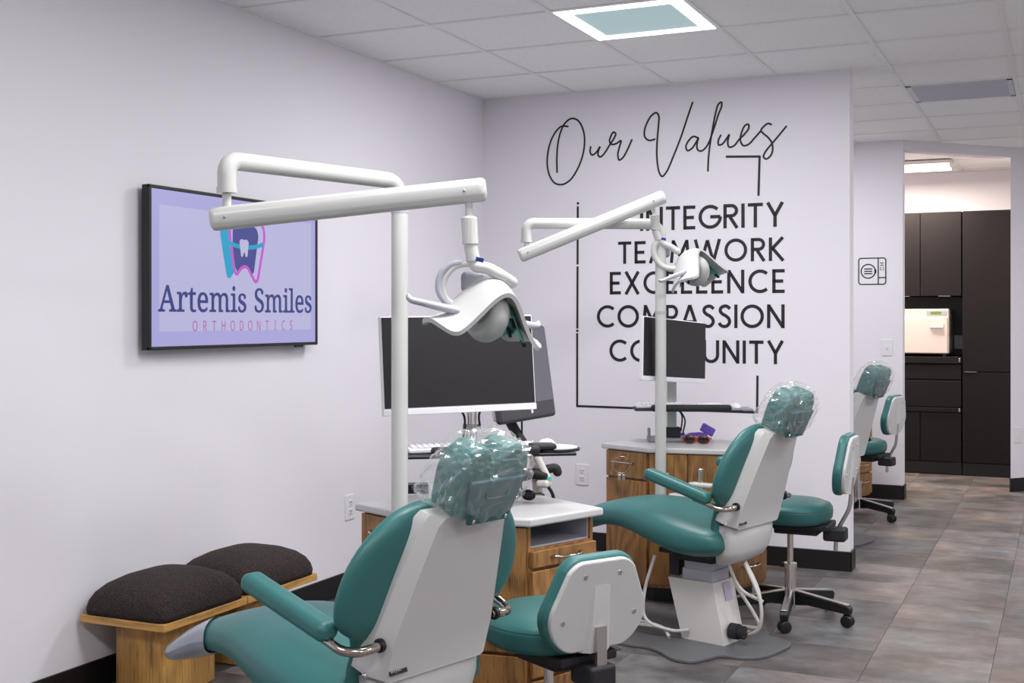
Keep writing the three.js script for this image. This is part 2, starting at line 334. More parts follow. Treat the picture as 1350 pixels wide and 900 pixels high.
// ---------------------------------------------------------------- lettering on the partition
{
  const t = thing('wall_lettering', 'black values lettering with script heading and broken line frame on the pale partition', 'wall decal', [0, 0, 0.0004]);
  const W = (px, py) => { const p = onAxis(px, py, 'z', 0); return [p.x, p.y]; };
  const zq = (p) => W(700 + p[0] / 3.857, 120 + p[1] / 3.857);
  const script = [
    ['script_letter', 70, [[133, 412], [132, 340], [137, 270], [150, 212], [172, 165], [205, 140], [237, 148], [260, 182], [272, 230], [271, 285], [259, 342], [235, 400], [200, 452], [160, 475], [122, 468], [96, 432], [83, 372], [87, 310], [103, 250], [128, 205], [156, 179], [188, 180]]],
    ['script_letter', 70, [[304, 284], [301, 308], [310, 325], [330, 314], [352, 282], [343, 305], [342, 326], [353, 335], [375, 315], [400, 275], [424, 238], [431, 217], [420, 209], [407, 228], [400, 256], [411, 271], [434, 267], [458, 252], [449, 288], [442, 325], [449, 351], [468, 338], [490, 300], [513, 248]]],
    ['script_letter', 80, [[630, 245], [602, 251], [581, 236], [577, 205], [589, 165], [612, 126], [637, 110], [650, 126], [649, 170], [643, 240], [640, 320], [645, 380], [655, 420], [668, 434], [690, 410], [722, 338], [762, 236], [800, 122], [822, 58]]],
    ['script_letter', 40, [[850, 238], [826, 231], [800, 255], [788, 284], [797, 303], [820, 290], [838, 264], [851, 240], [844, 272], [848, 298], [866, 305], [892, 284], [908, 255]]],
    ['script_letter', 50, [[908, 255], [930, 192], [953, 120], [970, 75], [968, 57], [954, 66], [939, 112], [924, 190], [911, 270], [903, 340], [900, 405]]],
    ['script_letter', 40, [[965, 225], [953, 252], [955, 274], [972, 270], [992, 246], [1008, 222], [1001, 255], [1007, 284], [1030, 280], [1058, 247]]],
    ['script_letter', 40, [[1058, 247], [1088, 217], [1108, 187], [1105, 169], [1088, 176], [1071, 212], [1065, 250], [1080, 277], [1106, 271], [1136, 240], [1166, 206]]],
    ['script_letter', 60, [[1222, 170], [1206, 165], [1184, 180], [1170, 200], [1181, 215], [1206, 236], [1225, 264], [1229, 300], [1216, 332], [1196, 345], [1183, 335], [1191, 311], [1225, 268], [1262, 224], [1298, 180]]],
  ];
  for (const [n, k, pts] of script) part(t, n, stroke(smoothLine(pts.map(zq), k * 2), 0.0105), M.ink);
  const lines = [[[957, 206.5], [1002, 206.3]], [[1001.5, 205], [1000, 258]], [[998.7, 495], [998.2, 545]], [[998, 543.5], [760, 535]], [[761, 536], [761, 439]], [[761.2, 433], [761.5, 351]], [[761.5, 348.5], [761.8, 272]]];
  for (const [a, b] of lines) part(t, 'frame_line', stroke([W(...a), W(...b)], 0.013, 0.0012, false), M.ink);
  for (const d of [[762, 268], [761.2, 436]]) { const p = W(...d); part(t, 'frame_dot', new THREE.CylinderGeometry(0.008, 0.008, 0.0012, 12).rotateX(Math.PI / 2).translate(p[0], p[1], 0.0006), M.ink); }
  // capital letters, unit height: [advance, strokes]
  const w = 0.14, h = w / 2, S = {
    I: [0.13, [[[0.065, 0], [0.065, 1]]]],
    N: [0.74, [[[h, 0], [h, 1]], [[0.74 - h, 0], [0.74 - h, 1]], [[h * 0.9, 0.97], [0.74 - h * 0.9, 0.03]]]],
    T: [0.62, [[[0, 1 - h], [0.62, 1 - h]], [[0.31, 0], [0.31, 1]]]],
    E: [0.52, [[[h, 0], [h, 1]], [[0, 1 - h], [0.52, 1 - h]], [[0, h], [0.52, h]], [[0, 0.5], [0.46, 0.5]]]],
    L: [0.5, [[[h, 0], [h, 1]], [[0, h], [0.5, h]]]],
    G: [0.92, [arc(0.5, 0.5, 0.5 - h, 0.5 - h, 45, 360, 30), [[0.5, 0.5], [0.93, 0.5]]]],
    C: [0.84, [arc(0.5, 0.5, 0.5 - h, 0.5 - h, 48, 312, 28)]],
    O: [1.0, [arc(0.5, 0.5, 0.5 - h, 0.5 - h, 0, 360, 40)]],
    R: [0.62, [[[h, 0], [h, 1]], [[h, 1 - h], [0.33, 1 - h], ...arc(0.33, 0.72, 0.22, 0.28 - h, 80, -80, 16), [0.33, 0.44 + h], [h, 0.44 + h]], [[0.28, 0.46], [0.58, 0.0]]]],
    P: [0.56, [[[h, 0], [h, 1]], [[h, 1 - h], [0.3, 1 - h], ...arc(0.3, 0.69, 0.2, 0.31 - h, 80, -80, 16), [0.3, 0.38 + h], [h, 0.38 + h]]]],
    Y: [0.72, [[[0.36, 0], [0.36, 0.5]], [[0.06, 1], [0.36, 0.46]], [[0.66, 1], [0.36, 0.46]]]],
    A: [0.8, [[[0.06, 0], [0.4, 0.99]], [[0.74, 0], [0.4, 0.99]], [[0.2, 0.26], [0.6, 0.26]]]],
    M: [0.95, [[[0.08, 0], [0.17, 1]], [[0.87, 0], [0.78, 1]], [[0.16, 0.98], [0.475, 0.3]], [[0.79, 0.98], [0.475, 0.3]]]],
    W: [1.2, [[[0.06, 1], [0.33, 0.02]], [[0.33, 0.02], [0.6, 0.96]], [[0.6, 0.96], [0.87, 0.02]], [[0.87, 0.02], [1.14, 1]]]],
    K: [0.66, [[[h, 0], [h, 1]], [[0.6, 1], [0.12, 0.5]], [[0.16, 0.54], [0.62, 0]]]],
    X: [0.7, [[[0.06, 0], [0.64, 1]], [[0.06, 1], [0.64, 0]]]],
    S: [0.58, [smoothLine([[0.52, 0.82], [0.4, 0.925], [0.27, 0.935], [0.13, 0.86], [0.1, 0.72], [0.2, 0.6], [0.34, 0.52], [0.47, 0.4], [0.5, 0.24], [0.4, 0.1], [0.26, 0.065], [0.12, 0.12], [0.05, 0.22]], 40)]],
    U: [0.72, [[[h, 1], [h, 0.36], ...arc(0.36, 0.36, 0.36 - h, 0.36 - h, 180, 360, 18), [0.72 - h, 0.36], [0.72 - h, 1]]]],
  };
  const rows = [['INTEGRITY', 844, 1033.5, 274, 304, 266, 298.5], ['TEAMWORK', 815, 1034, 318, 347, 312.5, 343.5], ['EXCELLENCE', 804, 1034.5, 359.5, 388.5, 354.5, 386], ['COMPASSION', 787, 1034.5, 402.5, 432, 401, 432.5], ['COMMUNITY', 803.5, 1033.5, 447, 476, 449, 480]];
  for (const [text, xl, xr, tl, bl, tr, br] of rows) {
    const a = W(xl, bl), b = W(xr, br), c = W(xr, tr), x0 = a[0], x1 = b[0], y0 = b[1], H = c[1] - b[1];
    const adv = [...text].map((ch) => S[ch][0]); const sum = adv.reduce((p, q) => p + q, 0);
    const gap = ((x1 - x0) / H - sum) / (text.length - 1);
    const kx = gap < 0.12 ? ((x1 - x0) / H - 0.16 * (text.length - 1)) / sum : gap > 0.3 ? ((x1 - x0) / H - 0.28 * (text.length - 1)) / sum : 1;
    const gp = ((x1 - x0) / H - sum * kx) / (text.length - 1);
    let x = x0;
    [...text].forEach((ch, i) => {
      const gs = S[ch][1].map((st) => stroke(st.map(([p, q]) => [x + p * kx * H, y0 + q * H]), w * H, 0.0012, false));
      part(t, 'letter', gs, M.ink); x += (adv[i] * kx + gp) * H;
    });
  }
}
// pictogram beside the doorway
{
  const t = thing('wall_pictogram', 'black outline pictogram of a round door machine on the wall above the light switch', 'wall decal', [1.942, 1.746, -2.8696]);
  const a = 0.101, r = 0.02, L = (p, w = 0.0085) => stroke(p, w, 0.0012, false), rc = [];
  for (const [cx, cy, s] of [[a - r, a - r, 0], [-a + r, a - r, 90], [-a + r, -a + r, 180], [a - r, -a + r, 270]]) rc.push(...arc(cx, cy, r, r, s, s + 90, 6));
  rc.push(rc[0]);
  part(t, 'outline', L(rc), M.ink); part(t, 'divider', [L([[0.045, -a], [0.045, a]]), L([[0.045, -0.05], [a, -0.05]])], M.ink);
  part(t, 'round_door', [L(arc(-0.03, 0, 0.053, 0.053, 0, 360, 36)), stroke([[0.024, -0.014], [0.024, 0.014]], 0.014, 0.0012, false)], M.ink);
  for (const y of [-0.018, 0, 0.018]) part(t, 'door_line', L([[-0.06, y], [0, y]]), M.ink);
  for (const y of [0.062, 0.045]) part(t, 'panel_line', L([[0.06, y], [0.084, y]], 0.006), M.ink);
  for (const y of [0.026, 0.01]) for (const x of [0.062, 0.082]) part(t, 'panel_dot', L([[x - 0.004, y], [x + 0.004, y]], 0.007), M.ink);
}
// outlets and switches
function outlet(name, label, pos, turn, kind) {
  const t = thing(name, label, kind === 'switch' ? 'light switch' : 'outlet', pos, turn);
  part(t, 'cover_plate', rbox(0.082, 0.125, 0.007, 0.003, 0, 0, 0.0035), M.plateWhite);
  if (kind === 'switch') part(t, 'toggle', rbox(0.01, 0.024, 0.014, 0.002, 0, 0, 0.009), M.plateWhite);
  else for (const s of [-1, 1]) {
    const f = part(t, 'socket', rbox(0.034, 0.03, 0.004, 0.002, 0, s * 0.022, 0.008), M.plateWhite);
    part(f, 'slot', [box(0.003, 0.009, 0.002, -0.007, s * 0.022 + 0.003, 0.0104), box(0.003, 0.009, 0.002, 0.007, s * 0.022 + 0.003, 0.0104), box(0.004, 0.004, 0.002, 0, s * 0.022 - 0.008, 0.0104)], M.hole);
  }
}
outlet('wall_outlet', 'white double outlet on the television wall between the benches and a drawer cabinet', [0, 0.428, 1.552], Math.PI / 2);
outlet('wall_outlet', 'white double outlet low on the partition between the two drawer cabinets', [0.663, 0.446, 0], 0);
outlet('light_switch', 'white light switch below the pictogram', [2.052, 1.159, -2.87], 0, 'switch');
{ const p = along(dl + 0.075); outlet('light_switch', 'white switch plate low on the slanting wall right of the doorway', [p[0], 0.45, p[1]], Math.atan2(-DZ, DX), 'switch'); }

// ---------------------------------------------------------------- television
{
  const x = 0.06, z0 = 1.935, z1 = 3.10, y0 = 1.257, y1 = 1.903, w = z1 - z0, h = y1 - y0;
  const t = thing('television', 'wall mounted television in a thin black frame showing a lavender clinic logo slide', 'television', [x, (y0 + y1) / 2, (z0 + z1) / 2], Math.PI / 2);
  part(t, 'cabinet', [rbox(w, h, 0.03, 0.004, 0, 0, -0.018), rbox(w * 0.6, h * 0.5, 0.045, 0.006, 0, -0.05, -0.035)], M.black);
  const fr = []; for (const s of [-1, 1]) fr.push(rbox(w, 0.014, 0.014, 0.003, 0, s * (h / 2 - 0.007), 0), rbox(0.014, h, 0.014, 0.003, s * (w / 2 - 0.007), 0, 0));
  part(t, 'frame', fr, M.black);
  part(t, 'sensor_bar', rbox(0.06, 0.01, 0.012, 0.002, w / 2 - 0.14, -h / 2 - 0.004, -0.006), M.black);
  const c = document.createElement('canvas'); c.width = 1600; c.height = 880; const g = c.getContext('2d');
  g.fillStyle = '#b5b2ea'; g.fillRect(0, 0, 1600, 880);
  g.fillStyle = '#c6c4ec'; g.fillRect(70, 88, 1480, 708);
  const P = (pts, fill, close = true) => { g.beginPath(); pts.forEach((p, i) => { if (!i) g.moveTo(...p); else if (p.length === 2) g.lineTo(...p); else g.bezierCurveTo(...p); }); if (close) g.closePath(); if (fill) { g.fillStyle = fill; g.fill(); } };
  g.lineJoin = 'round'; g.lineCap = 'round';
  g.save(); g.translate(-58, 14); g.translate(880, 100); g.scale(1, 0.87); g.translate(-880, -100);
  // tooth emblem: aqua side, navy body, violet outline, wire, small tooth
  P([[700, 120], [660, 125, 650, 190, 665, 260], [715, 490], [722, 525, 748, 532, 770, 500], [800, 465], [760, 300], [740, 150, 780, 120, 800, 118]], '#18a9d6');
  P([[775, 190], [790, 140, 830, 128, 900, 140], [980, 128, 1030, 150, 1030, 220], [1010, 330], [985, 470], [950, 500], [925, 430, 865, 425, 825, 480], [800, 440], [775, 300]], '#444a97');
  g.strokeStyle = '#d15bd8'; g.lineWidth = 23;
  P([[770, 110], [745, 140, 742, 200, 762, 300], [790, 440], [800, 500, 815, 500, 845, 460], [880, 425, 915, 425, 940, 462], [985, 522], [1000, 545, 1022, 540, 1030, 500], [1085, 260], [1110, 130, 1060, 90, 920, 110], [860, 92, 800, 90, 770, 110]]); g.stroke();
  g.strokeStyle = '#18a9d6'; g.lineWidth = 30; g.lineCap = 'butt'; P([[705, 262], [790, 300, 960, 315, 1082, 262]], null, false); g.stroke();
  P([[842, 268], [842, 240, 866, 236, 886, 246], [910, 236, 934, 242, 932, 272], [922, 350], [918, 372, 900, 370, 898, 348], [894, 330, 884, 330, 880, 348], [876, 372, 858, 372, 856, 350]], '#c9c5ec');
  g.restore();
  g.fillStyle = '#343f86'; g.strokeStyle = '#343f86'; g.lineWidth = 5; g.lineJoin = 'round'; g.textBaseline = 'alphabetic';
  const put = (text, font, x0, x1, base, ky) => { g.save(); g.font = font; const m = g.measureText(text).width; g.translate(x0, base); g.scale((x1 - x0) / m, ky); g.fillText(text, 0, 0); g.strokeText(text, 0, 0); g.restore(); };
  put('Artemis', '200px serif', 62, 858, 682, 1.02); put('Smiles', '200px serif', 926, 1562, 682, 1.02);
  g.fillStyle = '#c65cc0'; const word = 'ORTHODONTICS';
  g.font = '84px sans-serif';
  [...word].forEach((ch, i) => { const cx = 372 + i * 86.3; g.save(); g.translate(cx, 796); g.scale(0.82, 1); g.fillText(ch, -g.measureText(ch).width / 2, 0); g.restore(); });
  const tex = new THREE.CanvasTexture(c); tex.colorSpace = THREE.SRGBColorSpace;
  const scr = part(t, 'screen', new THREE.PlaneGeometry(w - 0.026, h - 0.026).translate(0, 0, 0.0015), std({ color: 0x08080a, roughness: 0.25, emissive: 0xffffff, emissiveMap: tex, emissiveIntensity: 0.8 }), 'lavender slide with tooth emblem and clinic name');
  const l = new THREE.RectAreaLight(new THREE.Color(0.75, 0.72, 1), 0.25, w - 0.04, h - 0.04); l.name = 'screen_glow'; l.position.z = 0.012; l.rotation.y = Math.PI; t.add(l);
}

// ---------------------------------------------------------------- benches
function bench(z0, label) {
  const W = 0.478, D = 0.388, t = thing('upholstered_bench', label, 'bench', [0.216, 0, z0], 0, 'benches under the television');
  const ring = (y, a, b, n) => Array.from({ length: 40 }, (_, i) => { const q = i / 40 * Math.PI * 2, c = Math.cos(q), s = Math.sin(q), e = 2 / n; return V3(a * Math.sign(c) * Math.abs(c) ** e, y, b * Math.sign(s) * Math.abs(s) ** e); });
  part(t, 'pedestal', metric(loft([ring(0.004, 0.128, 0.165, 5), ring(0.274, 0.128, 0.165, 5)], true, 0.6), 1.1), M.lightOak);
  part(t, 'seat_board', metric(rbox(D, 0.028, W, 0.003, 0, 0.287, 0), 1.1, true), M.lightOak);
  const rows = [[0.301, 0.975, 0.98, 12], [0.322, 0.995, 0.995, 11], [0.35, 0.985, 0.985, 8], [0.376, 0.94, 0.94, 6], [0.402, 0.83, 0.83, 4.5], [0.424, 0.63, 0.63, 3.4], [0.438, 0.38, 0.38, 2.7], [0.443, 0.1, 0.1, 2]];
  const g = metric(mergeVertices(loft(rows.map(([y, a, b, n]) => ring(y, a * D / 2, b * W / 2, n)))), 3.2);
  part(t, 'cushion', g, M.boucle, 'domed dark brown nubby fabric cushion');
  return t;
}
bench(3.178, 'oak bench with domed dark cushion beside the clear sleeved toe end of a chair');
bench(2.694, 'oak bench with domed dark cushion between its twin and the outlet on the television wall');

// ---------------------------------------------------------------- drawer cabinets
// a unit with five faces; plan corners A B C E F G in room metres
const CAB1 = [[1.107, 3.276], [1.386, 3.397], [1.781, 3.335], [1.905, 3.02], [1.615, 2.85], [1.2, 2.985]];
function handle(len) { return [cappedTube([[-len / 2, 0, 0.002], [-len / 2 + 0.004, 0.001, 0.018], [-len / 4, 0, 0.03], [0, 0, 0.033], [len / 4, 0, 0.03], [len / 2 - 0.004, 0.001, 0.018], [len / 2, 0, 0.002]], 0.0055, 30, 8)]; }
const handleGeo = merge(handle(0.13)), barGeo = merge([rod([-0.07, 0, 0.028], [0.07, 0, 0.028], 0.005), rod([-0.05, 0, 0], [-0.05, 0, 0.028], 0.004), rod([0.05, 0, 0], [0.05, 0, 0.028], 0.004)]);
function cabinet(dx, dz, label, opts = {}) {
  const poly = CAB1.map(([x, z]) => [x + dx, z + dz]), H = 0.756, cx = 1.5 + dx, cz = 3.14 + dz;
  const t = thing('drawer_cabinet', label, 'cabinet', [cx, 0, cz], 0, 'drawer cabinets beside the chairs');
  const P = poly.map(([x, z]) => [x - cx, z - cz]), B = inset(P, 0.026);
  part(t, 'worktop', prism(P, H - 0.026, H, 0.006), M.counter, 'glossy white worktop');
  const kick = inset(P, 0.07); part(t, 'plinth', prism(kick, 0.002, 0.075), M.black);
  // carcass with a real niche in the face C-E
  const c = B[2], e = B[3], nx = e[0] - c[0], nz = e[1] - c[1], nl = Math.hypot(nx, nz), ux = nx / nl, uz = nz / nl, ix = -uz, iz = ux;       // inward normal candidates
  const inward = (ix * (0 - c[0]) + iz * (0 - c[1])) > 0 ? [ix, iz] : [-ix, -iz];
  const yN0 = 0.655, yN1 = H - 0.026, at = (s, d) => [c[0] + ux * s + inward[0] * d, c[1] + uz * s + inward[1] * d];
  part(t, 'carcass', metric(prism(B, 0.075, yN0), 1.3, false, [dx * 3, 0]), M.oak);
  const F3 = B[4], G3 = B[5];
  part(t, 'upper_carcass', metric(prism([B[0], B[1], B[2], at(0.012, 0), at(0.012, 0.28), at(nl - 0.012, 0.28), at(nl - 0.012, 0), B[3], F3, G3], yN0, yN1), 1.3), M.oak);
  part(t, 'niche_lining', [prism([at(0.014, 0.01), at(nl - 0.014, 0.01), at(nl - 0.014, 0.275), at(0.014, 0.275)], yN0 + 0.001, yN0 + 0.006), prism([at(nl - 0.018, 0.01), at(nl - 0.0125, 0.01), at(nl - 0.0125, 0.279), at(nl - 0.018, 0.279)], yN0, yN1), prism([at(0.0125, 0.272), at(nl - 0.0125, 0.272), at(nl - 0.0125, 0.279), at(0.0125, 0.279)], yN0, yN1), prism([at(0.0125, 0.01), at(0.018, 0.01), at(0.018, 0.279), at(0.0125, 0.279)], yN0, yN1)], M.steelLam, 'pale grey niche lining');
  // fronts: each on its face
  const front = (i, j, y0, y1, name, h, hy, s0 = 0, s1 = 1) => {
    const a = B[i], b = B[j], L = Math.hypot(b[0] - a[0], b[1] - a[1]) * (s1 - s0), yaw = Math.atan2(-(b[1] - a[1]), b[0] - a[0]);
    const g = new THREE.Group(); const m = part(t, name, metric(rbox(L - 0.006, y1 - y0 - 0.006, 0.018, 0.002, 0, 0, 0, 1), 1.3, false, [i * 0.37 + y0 * 2.1, j * 0.21]), M.oak);
    const k = (s0 + s1) / 2; m.position.set(a[0] + (b[0] - a[0]) * k, (y0 + y1) / 2, a[1] + (b[1] - a[1]) * k); m.rotation.y = yaw; m.translateZ(0.010);
    if (h) part(m, 'handle', h, M.nickel, 'curved brushed metal handle').position.set(0, hy - (y0 + y1) / 2, 0.009);
    return m;
  };
  const h = handleGeo;
  front(0, 1, 0.595, 0.728, 'drawer', opts.bar ? barGeo : h, 0.672); front(0, 1, 0.09, 0.59, 'door', null, 0);
  front(1, 2, 0.09, 0.728, 'door', null, 0, 0, 0.5); front(1, 2, 0.33, 0.728, 'door', null, 0, 0.5, 1); front(1, 2, 0.09, 0.325, 'drawer', null, 0, 0.5, 1);
  front(2, 3, 0.595, 0.652, 'drawer', h, 0.626); front(2, 3, 0.36, 0.59, 'drawer', h, 0.515); front(2, 3, 0.25, 0.355, 'drawer', h, 0.31); front(2, 3, 0.09, 0.245, 'drawer', h, 0.185);
  return t;
}
cabinet(0, 0, 'oak drawer cabinet with open niche under its worktop and a scanner cart behind it');
cabinet(0.066, -2.22, 'oak drawer cabinet with key ring on its handle, against the values wall', { bar: true });
cabinet(0.105, -5.53, 'oak drawer cabinet partly hidden behind the chair past the partition');

// ---------------------------------------------------------------- orthodontic chairs
const sEll = (n, q) => { const c = Math.cos(q), s = Math.sin(q), e = 2 / n; return [Math.sign(c) * Math.abs(c) ** e, Math.sign(s) * Math.abs(s) ** e]; };
function interp(tab, x, k) { for (let i = 0; i < tab.length - 1; i++) if (x <= tab[i + 1][0]) { const t = (x - tab[i][0]) / (tab[i + 1][0] - tab[i][0]), s = t; return tab[i][k] + (tab[i + 1][k] - tab[i][k]) * s; } return tab[tab.length - 1][k]; }
function smoothTab(tab, n) { const m = tab[0].length, c = tab.map((r) => r), out = []; const curves = []; for (let k = 1; k < m; k++) curves.push(new THREE.CatmullRomCurve3(c.map((r) => V3(r[0], r[k], 0)), false, 'centripetal')); const N = n; for (let i = 0; i <= N; i++) { const row = [0]; curves.forEach((cv, k) => { const p = cv.getPoint(i / N); row[0] = curves[0].getPoint(i / N).x; row.push(p.y); }); out.push(row); } return out; }
const chairGeo = (() => {
  const G = {}, NR = 40;
  // seat, from tail to toe : x, top, bottom, half width
  const seatTab = [[-0.222, 0.475, 0.445, 0.12], [-0.218, 0.50, 0.425, 0.2], [-0.195, 0.525, 0.405, 0.245], [-0.12, 0.545, 0.385, 0.268], [0, 0.57, 0.385, 0.275], [0.12, 0.585, 0.412, 0.256], [0.3, 0.588, 0.455, 0.205], [0.46, 0.556, 0.452, 0.166], [0.58, 0.508, 0.418, 0.137], [0.68, 0.456, 0.388, 0.108], [0.745, 0.424, 0.372, 0.078], [0.772, 0.408, 0.37, 0.048], [0.78, 0.396, 0.378, 0.02]];
  const st = smoothTab(seatTab, 48);
  G.seat = loft(st.map(([x, yt, yb, hw]) => Array.from({ length: NR }, (_, i) => { const [c, s] = sEll(2.7, i / NR * Math.PI * 2); return V3(x, (yt + yb) / 2 + (yt - yb) / 2 * s, hw * c); })));
  // a bag pulled over the toe end; its open edge runs askew
  const dims = (x, k) => { for (let i = 0; i < st.length - 1; i++) if (x <= st[i + 1][0]) { const f = Math.max(0, (x - st[i][0]) / (st[i + 1][0] - st[i][0])); return st[i][k] + (st[i + 1][k] - st[i][k]) * f; } return st[st.length - 1][k]; };
  G.sleeve = loft(Array.from({ length: 25 }, (_, t) => Array.from({ length: NR }, (_, i) => {
    const [c, s] = sEll(2.8, i / NR * Math.PI * 2), x0 = 0.58 + 0.15 * c, x = x0 + (0.7795 - x0) * Math.sin(t / 24 * Math.PI / 2), yt = dims(x, 1), yb = dims(x, 2), hw = dims(x, 3);
    return V3(x + 0.006 * t / 24, (yt + yb) / 2 + ((yt - yb) / 2 + 0.006) * s, (hw + 0.006) * c);
  })), false);
  G.underSeat = merge([rbox(0.26, 0.02, 0.22, 0.006, 0.02, 0.384, 0)]);
  // back: line of the shell's rear face
  const rear = [[0.355, -0.195], [0.375, -0.235], [0.41, -0.258], [0.47, -0.27], [0.54, -0.272], [0.70, -0.325], [0.80, -0.357], [0.90, -0.392], [0.925, -0.40]];
  const rearX = (y) => { for (let i = 0; i < rear.length - 1; i++) if (y <= rear[i + 1][0]) { const t = (y - rear[i][0]) / (rear[i + 1][0] - rear[i][0]); return rear[i][1] + (rear[i + 1][1] - rear[i][1]) * t; } const a = rear[rear.length - 2], b = rear[rear.length - 1]; return b[1] + (y - b[0]) * (b[1] - a[1]) / (b[0] - a[0]); };
  const nrm = [0.93, 0.36];                              // forward normal of the back in x, y
  const ringShell = (y, hw, th, ch) => { const x = rearX(y); const pts = [[0, -hw + ch], [0, hw - ch], [th * 0.45, hw], [th, hw + 0.004], [th, -hw - 0.004], [th * 0.45, -hw]]; return pts.map(([d, z]) => V3(x + nrm[0] * d, y + nrm[1] * d, z)); };
  G.shell = loft([ringShell(0.522, 0.19, 0.085, 0.03), ringShell(0.528, 0.203, 0.088, 0.03), ringShell(0.62, 0.202, 0.085, 0.03), ringShell(0.76, 0.175, 0.075, 0.028), ringShell(0.895, 0.145, 0.06, 0.026), ringShell(0.915, 0.13, 0.055, 0.03), ringShell(0.918, 0.118, 0.05, 0.035)], true, 0.5);
  const ringLow = (y, hw, th, fw) => { const x = rearX(y); return Array.from({ length: 24 }, (_, i) => { const [c, s] = sEll(3.2, i / 24 * Math.PI * 2); return V3(x + fw + th * (0.5 + 0.5 * s), y, hw * c); }); };
  G.shellLow = loft([ringLow(0.356, 0.09, 0.04, 0.02), ringLow(0.362, 0.13, 0.07, 0.008), ringLow(0.385, 0.158, 0.1, 0.004), ringLow(0.42, 0.178, 0.11, 0.004), ringLow(0.48, 0.19, 0.1, 0.006), ringLow(0.535, 0.193, 0.09, 0.012)], true);
  // cushion: y, half width, thickness, wrap of the wings
  const bt = smoothTab([[0.445, 0.150, 0.05, 0.0], [0.452, 0.195, 0.075, 0.0], [0.50, 0.205, 0.085, 0.005], [0.575, 0.207, 0.09, 0.0], [0.62, 0.224, 0.09, 0], [0.645, 0.262, 0.09, -0.004], [0.675, 0.294, 0.092, -0.01], [0.73, 0.308, 0.095, -0.012], [0.79, 0.299, 0.095, -0.012], [0.845, 0.272, 0.092, -0.01], [0.89, 0.232, 0.085, -0.006], [0.922, 0.185, 0.075, 0], [0.945, 0.125, 0.055, 0.0], [0.952, 0.07, 0.03, 0]], 52);
  G.cushion = loft(bt.map(([y, hw, th, wr]) => Array.from({ length: NR }, (_, i) => {
    const [c, s] = sEll(2.4, i / NR * Math.PI * 2); const d = 0.055 + th * (0.5 + 0.5 * s) + wr * c * c - 0.012 * (1 - c * c) * (s > 0 ? 1 : 0);
    return V3(rearX(Math.min(y, 0.93)) + nrm[0] * d, y + nrm[1] * d - 0.03, hw * c);
  })));
  // armrests
  const pad = (z) => { const a = V3(0.09, 0.74, z), b = V3(-0.215, 0.655, z), d = b.clone().sub(a), L = d.length(); const g = rbox(L, 0.048, 0.062, 0.02, 0, 0, 0, 4); g.rotateZ(Math.atan2(a.y - b.y, a.x - b.x)); return g.translate((a.x + b.x) / 2, (a.y + b.y) / 2, z); };
  G.pads = [-1, 1].map((s) => pad(s * 0.292));
  G.armTubes = [-1, 1].map((s) => merge([tube([[-0.14, 0.652, s * 0.292], [-0.2, 0.638, s * 0.292], [-0.245, 0.622, s * 0.288], [-0.275, 0.618, s * 0.265], [-0.285, 0.62, s * 0.235], [-0.282, 0.622, s * 0.19]], 0.0115, 40, 12)]));
  G.armCups = [-1, 1].map((s) => rod([-0.283, 0.622, s * 0.198], [-0.283, 0.622, s * 0.208], 0.0165));
  // headrest : wedge with two lobes
  const sh = new THREE.Shape(); sh.moveTo(-0.075, 0); sh.lineTo(0.075, 0); sh.quadraticCurveTo(0.1, 0.002, 0.108, 0.03); sh.lineTo(0.128, 0.105); sh.bezierCurveTo(0.14, 0.16, 0.11, 0.2, 0.068, 0.2); sh.bezierCurveTo(0.03, 0.2, 0.018, 0.165, 0.0, 0.128); sh.bezierCurveTo(-0.018, 0.165, -0.03, 0.2, -0.068, 0.2); sh.bezierCurveTo(-0.11, 0.2, -0.14, 0.16, -0.128, 0.105); sh.lineTo(-0.108, 0.03); sh.quadraticCurveTo(-0.1, 0.002, -0.075, 0);
  const lobe = new THREE.ExtrudeGeometry(sh, { depth: 0.07, bevelEnabled: true, bevelSize: 0.02, bevelThickness: 0.02, bevelSegments: 4, bevelOffset: -0.012, curveSegments: 10 });
  lobe.translate(0, 0.012, -0.035);
  // shear the pad so that it is thicker at the front low edge
  const lp = lobe.attributes.position; for (let i = 0; i < lp.count; i++) { const y = lp.getY(i), z = lp.getZ(i); if (z > 0) lp.setZ(i, z + 0.03 * (1 - y / 0.21)); lp.setX(i, lp.getX(i) * (1 + 0.1 * (z > 0 ? 0 : 1))); }
  lobe.computeVertexNormals();
  const place = (g) => g.scale(0.8, 0.86, 0.8).rotateY(Math.PI / 2).rotateZ(0.34).translate(-0.382, 0.915, 0);       // extrude axis becomes +x (forward)
  G.head = place(lobe);
  const bp = new THREE.Shape(); bp.moveTo(-0.08, 0); bp.lineTo(0.08, 0); bp.lineTo(0.112, 0.115); bp.lineTo(-0.112, 0.115); bp.closePath();
  G.headPlate = place(new THREE.ExtrudeGeometry(bp, { depth: 0.006, bevelEnabled: true, bevelSize: 0.008, bevelThickness: 0.006, bevelSegments: 3 }).translate(0, 0.012, -0.07));
  G.headPocket = place(merge([tube([[-0.05, 0.098, -0.078], [-0.045, 0.085, -0.078], [-0.03, 0.08, -0.078], [0.03, 0.08, -0.078], [0.045, 0.085, -0.078], [0.05, 0.098, -0.078]], 0.0035, 30, 6)]));
  G.headScrews = [-1, 1].map((s) => place(new THREE.SphereGeometry(0.007, 12, 8).scale(1, 1, 0.5).translate(s * 0.072, 0.016, -0.077)));
  G.headBar = merge([rbox(0.012, 0.09, 0.07, 0.004, 0, 0, 0).rotateZ(0.36).translate(-0.378, 0.925, 0)]);
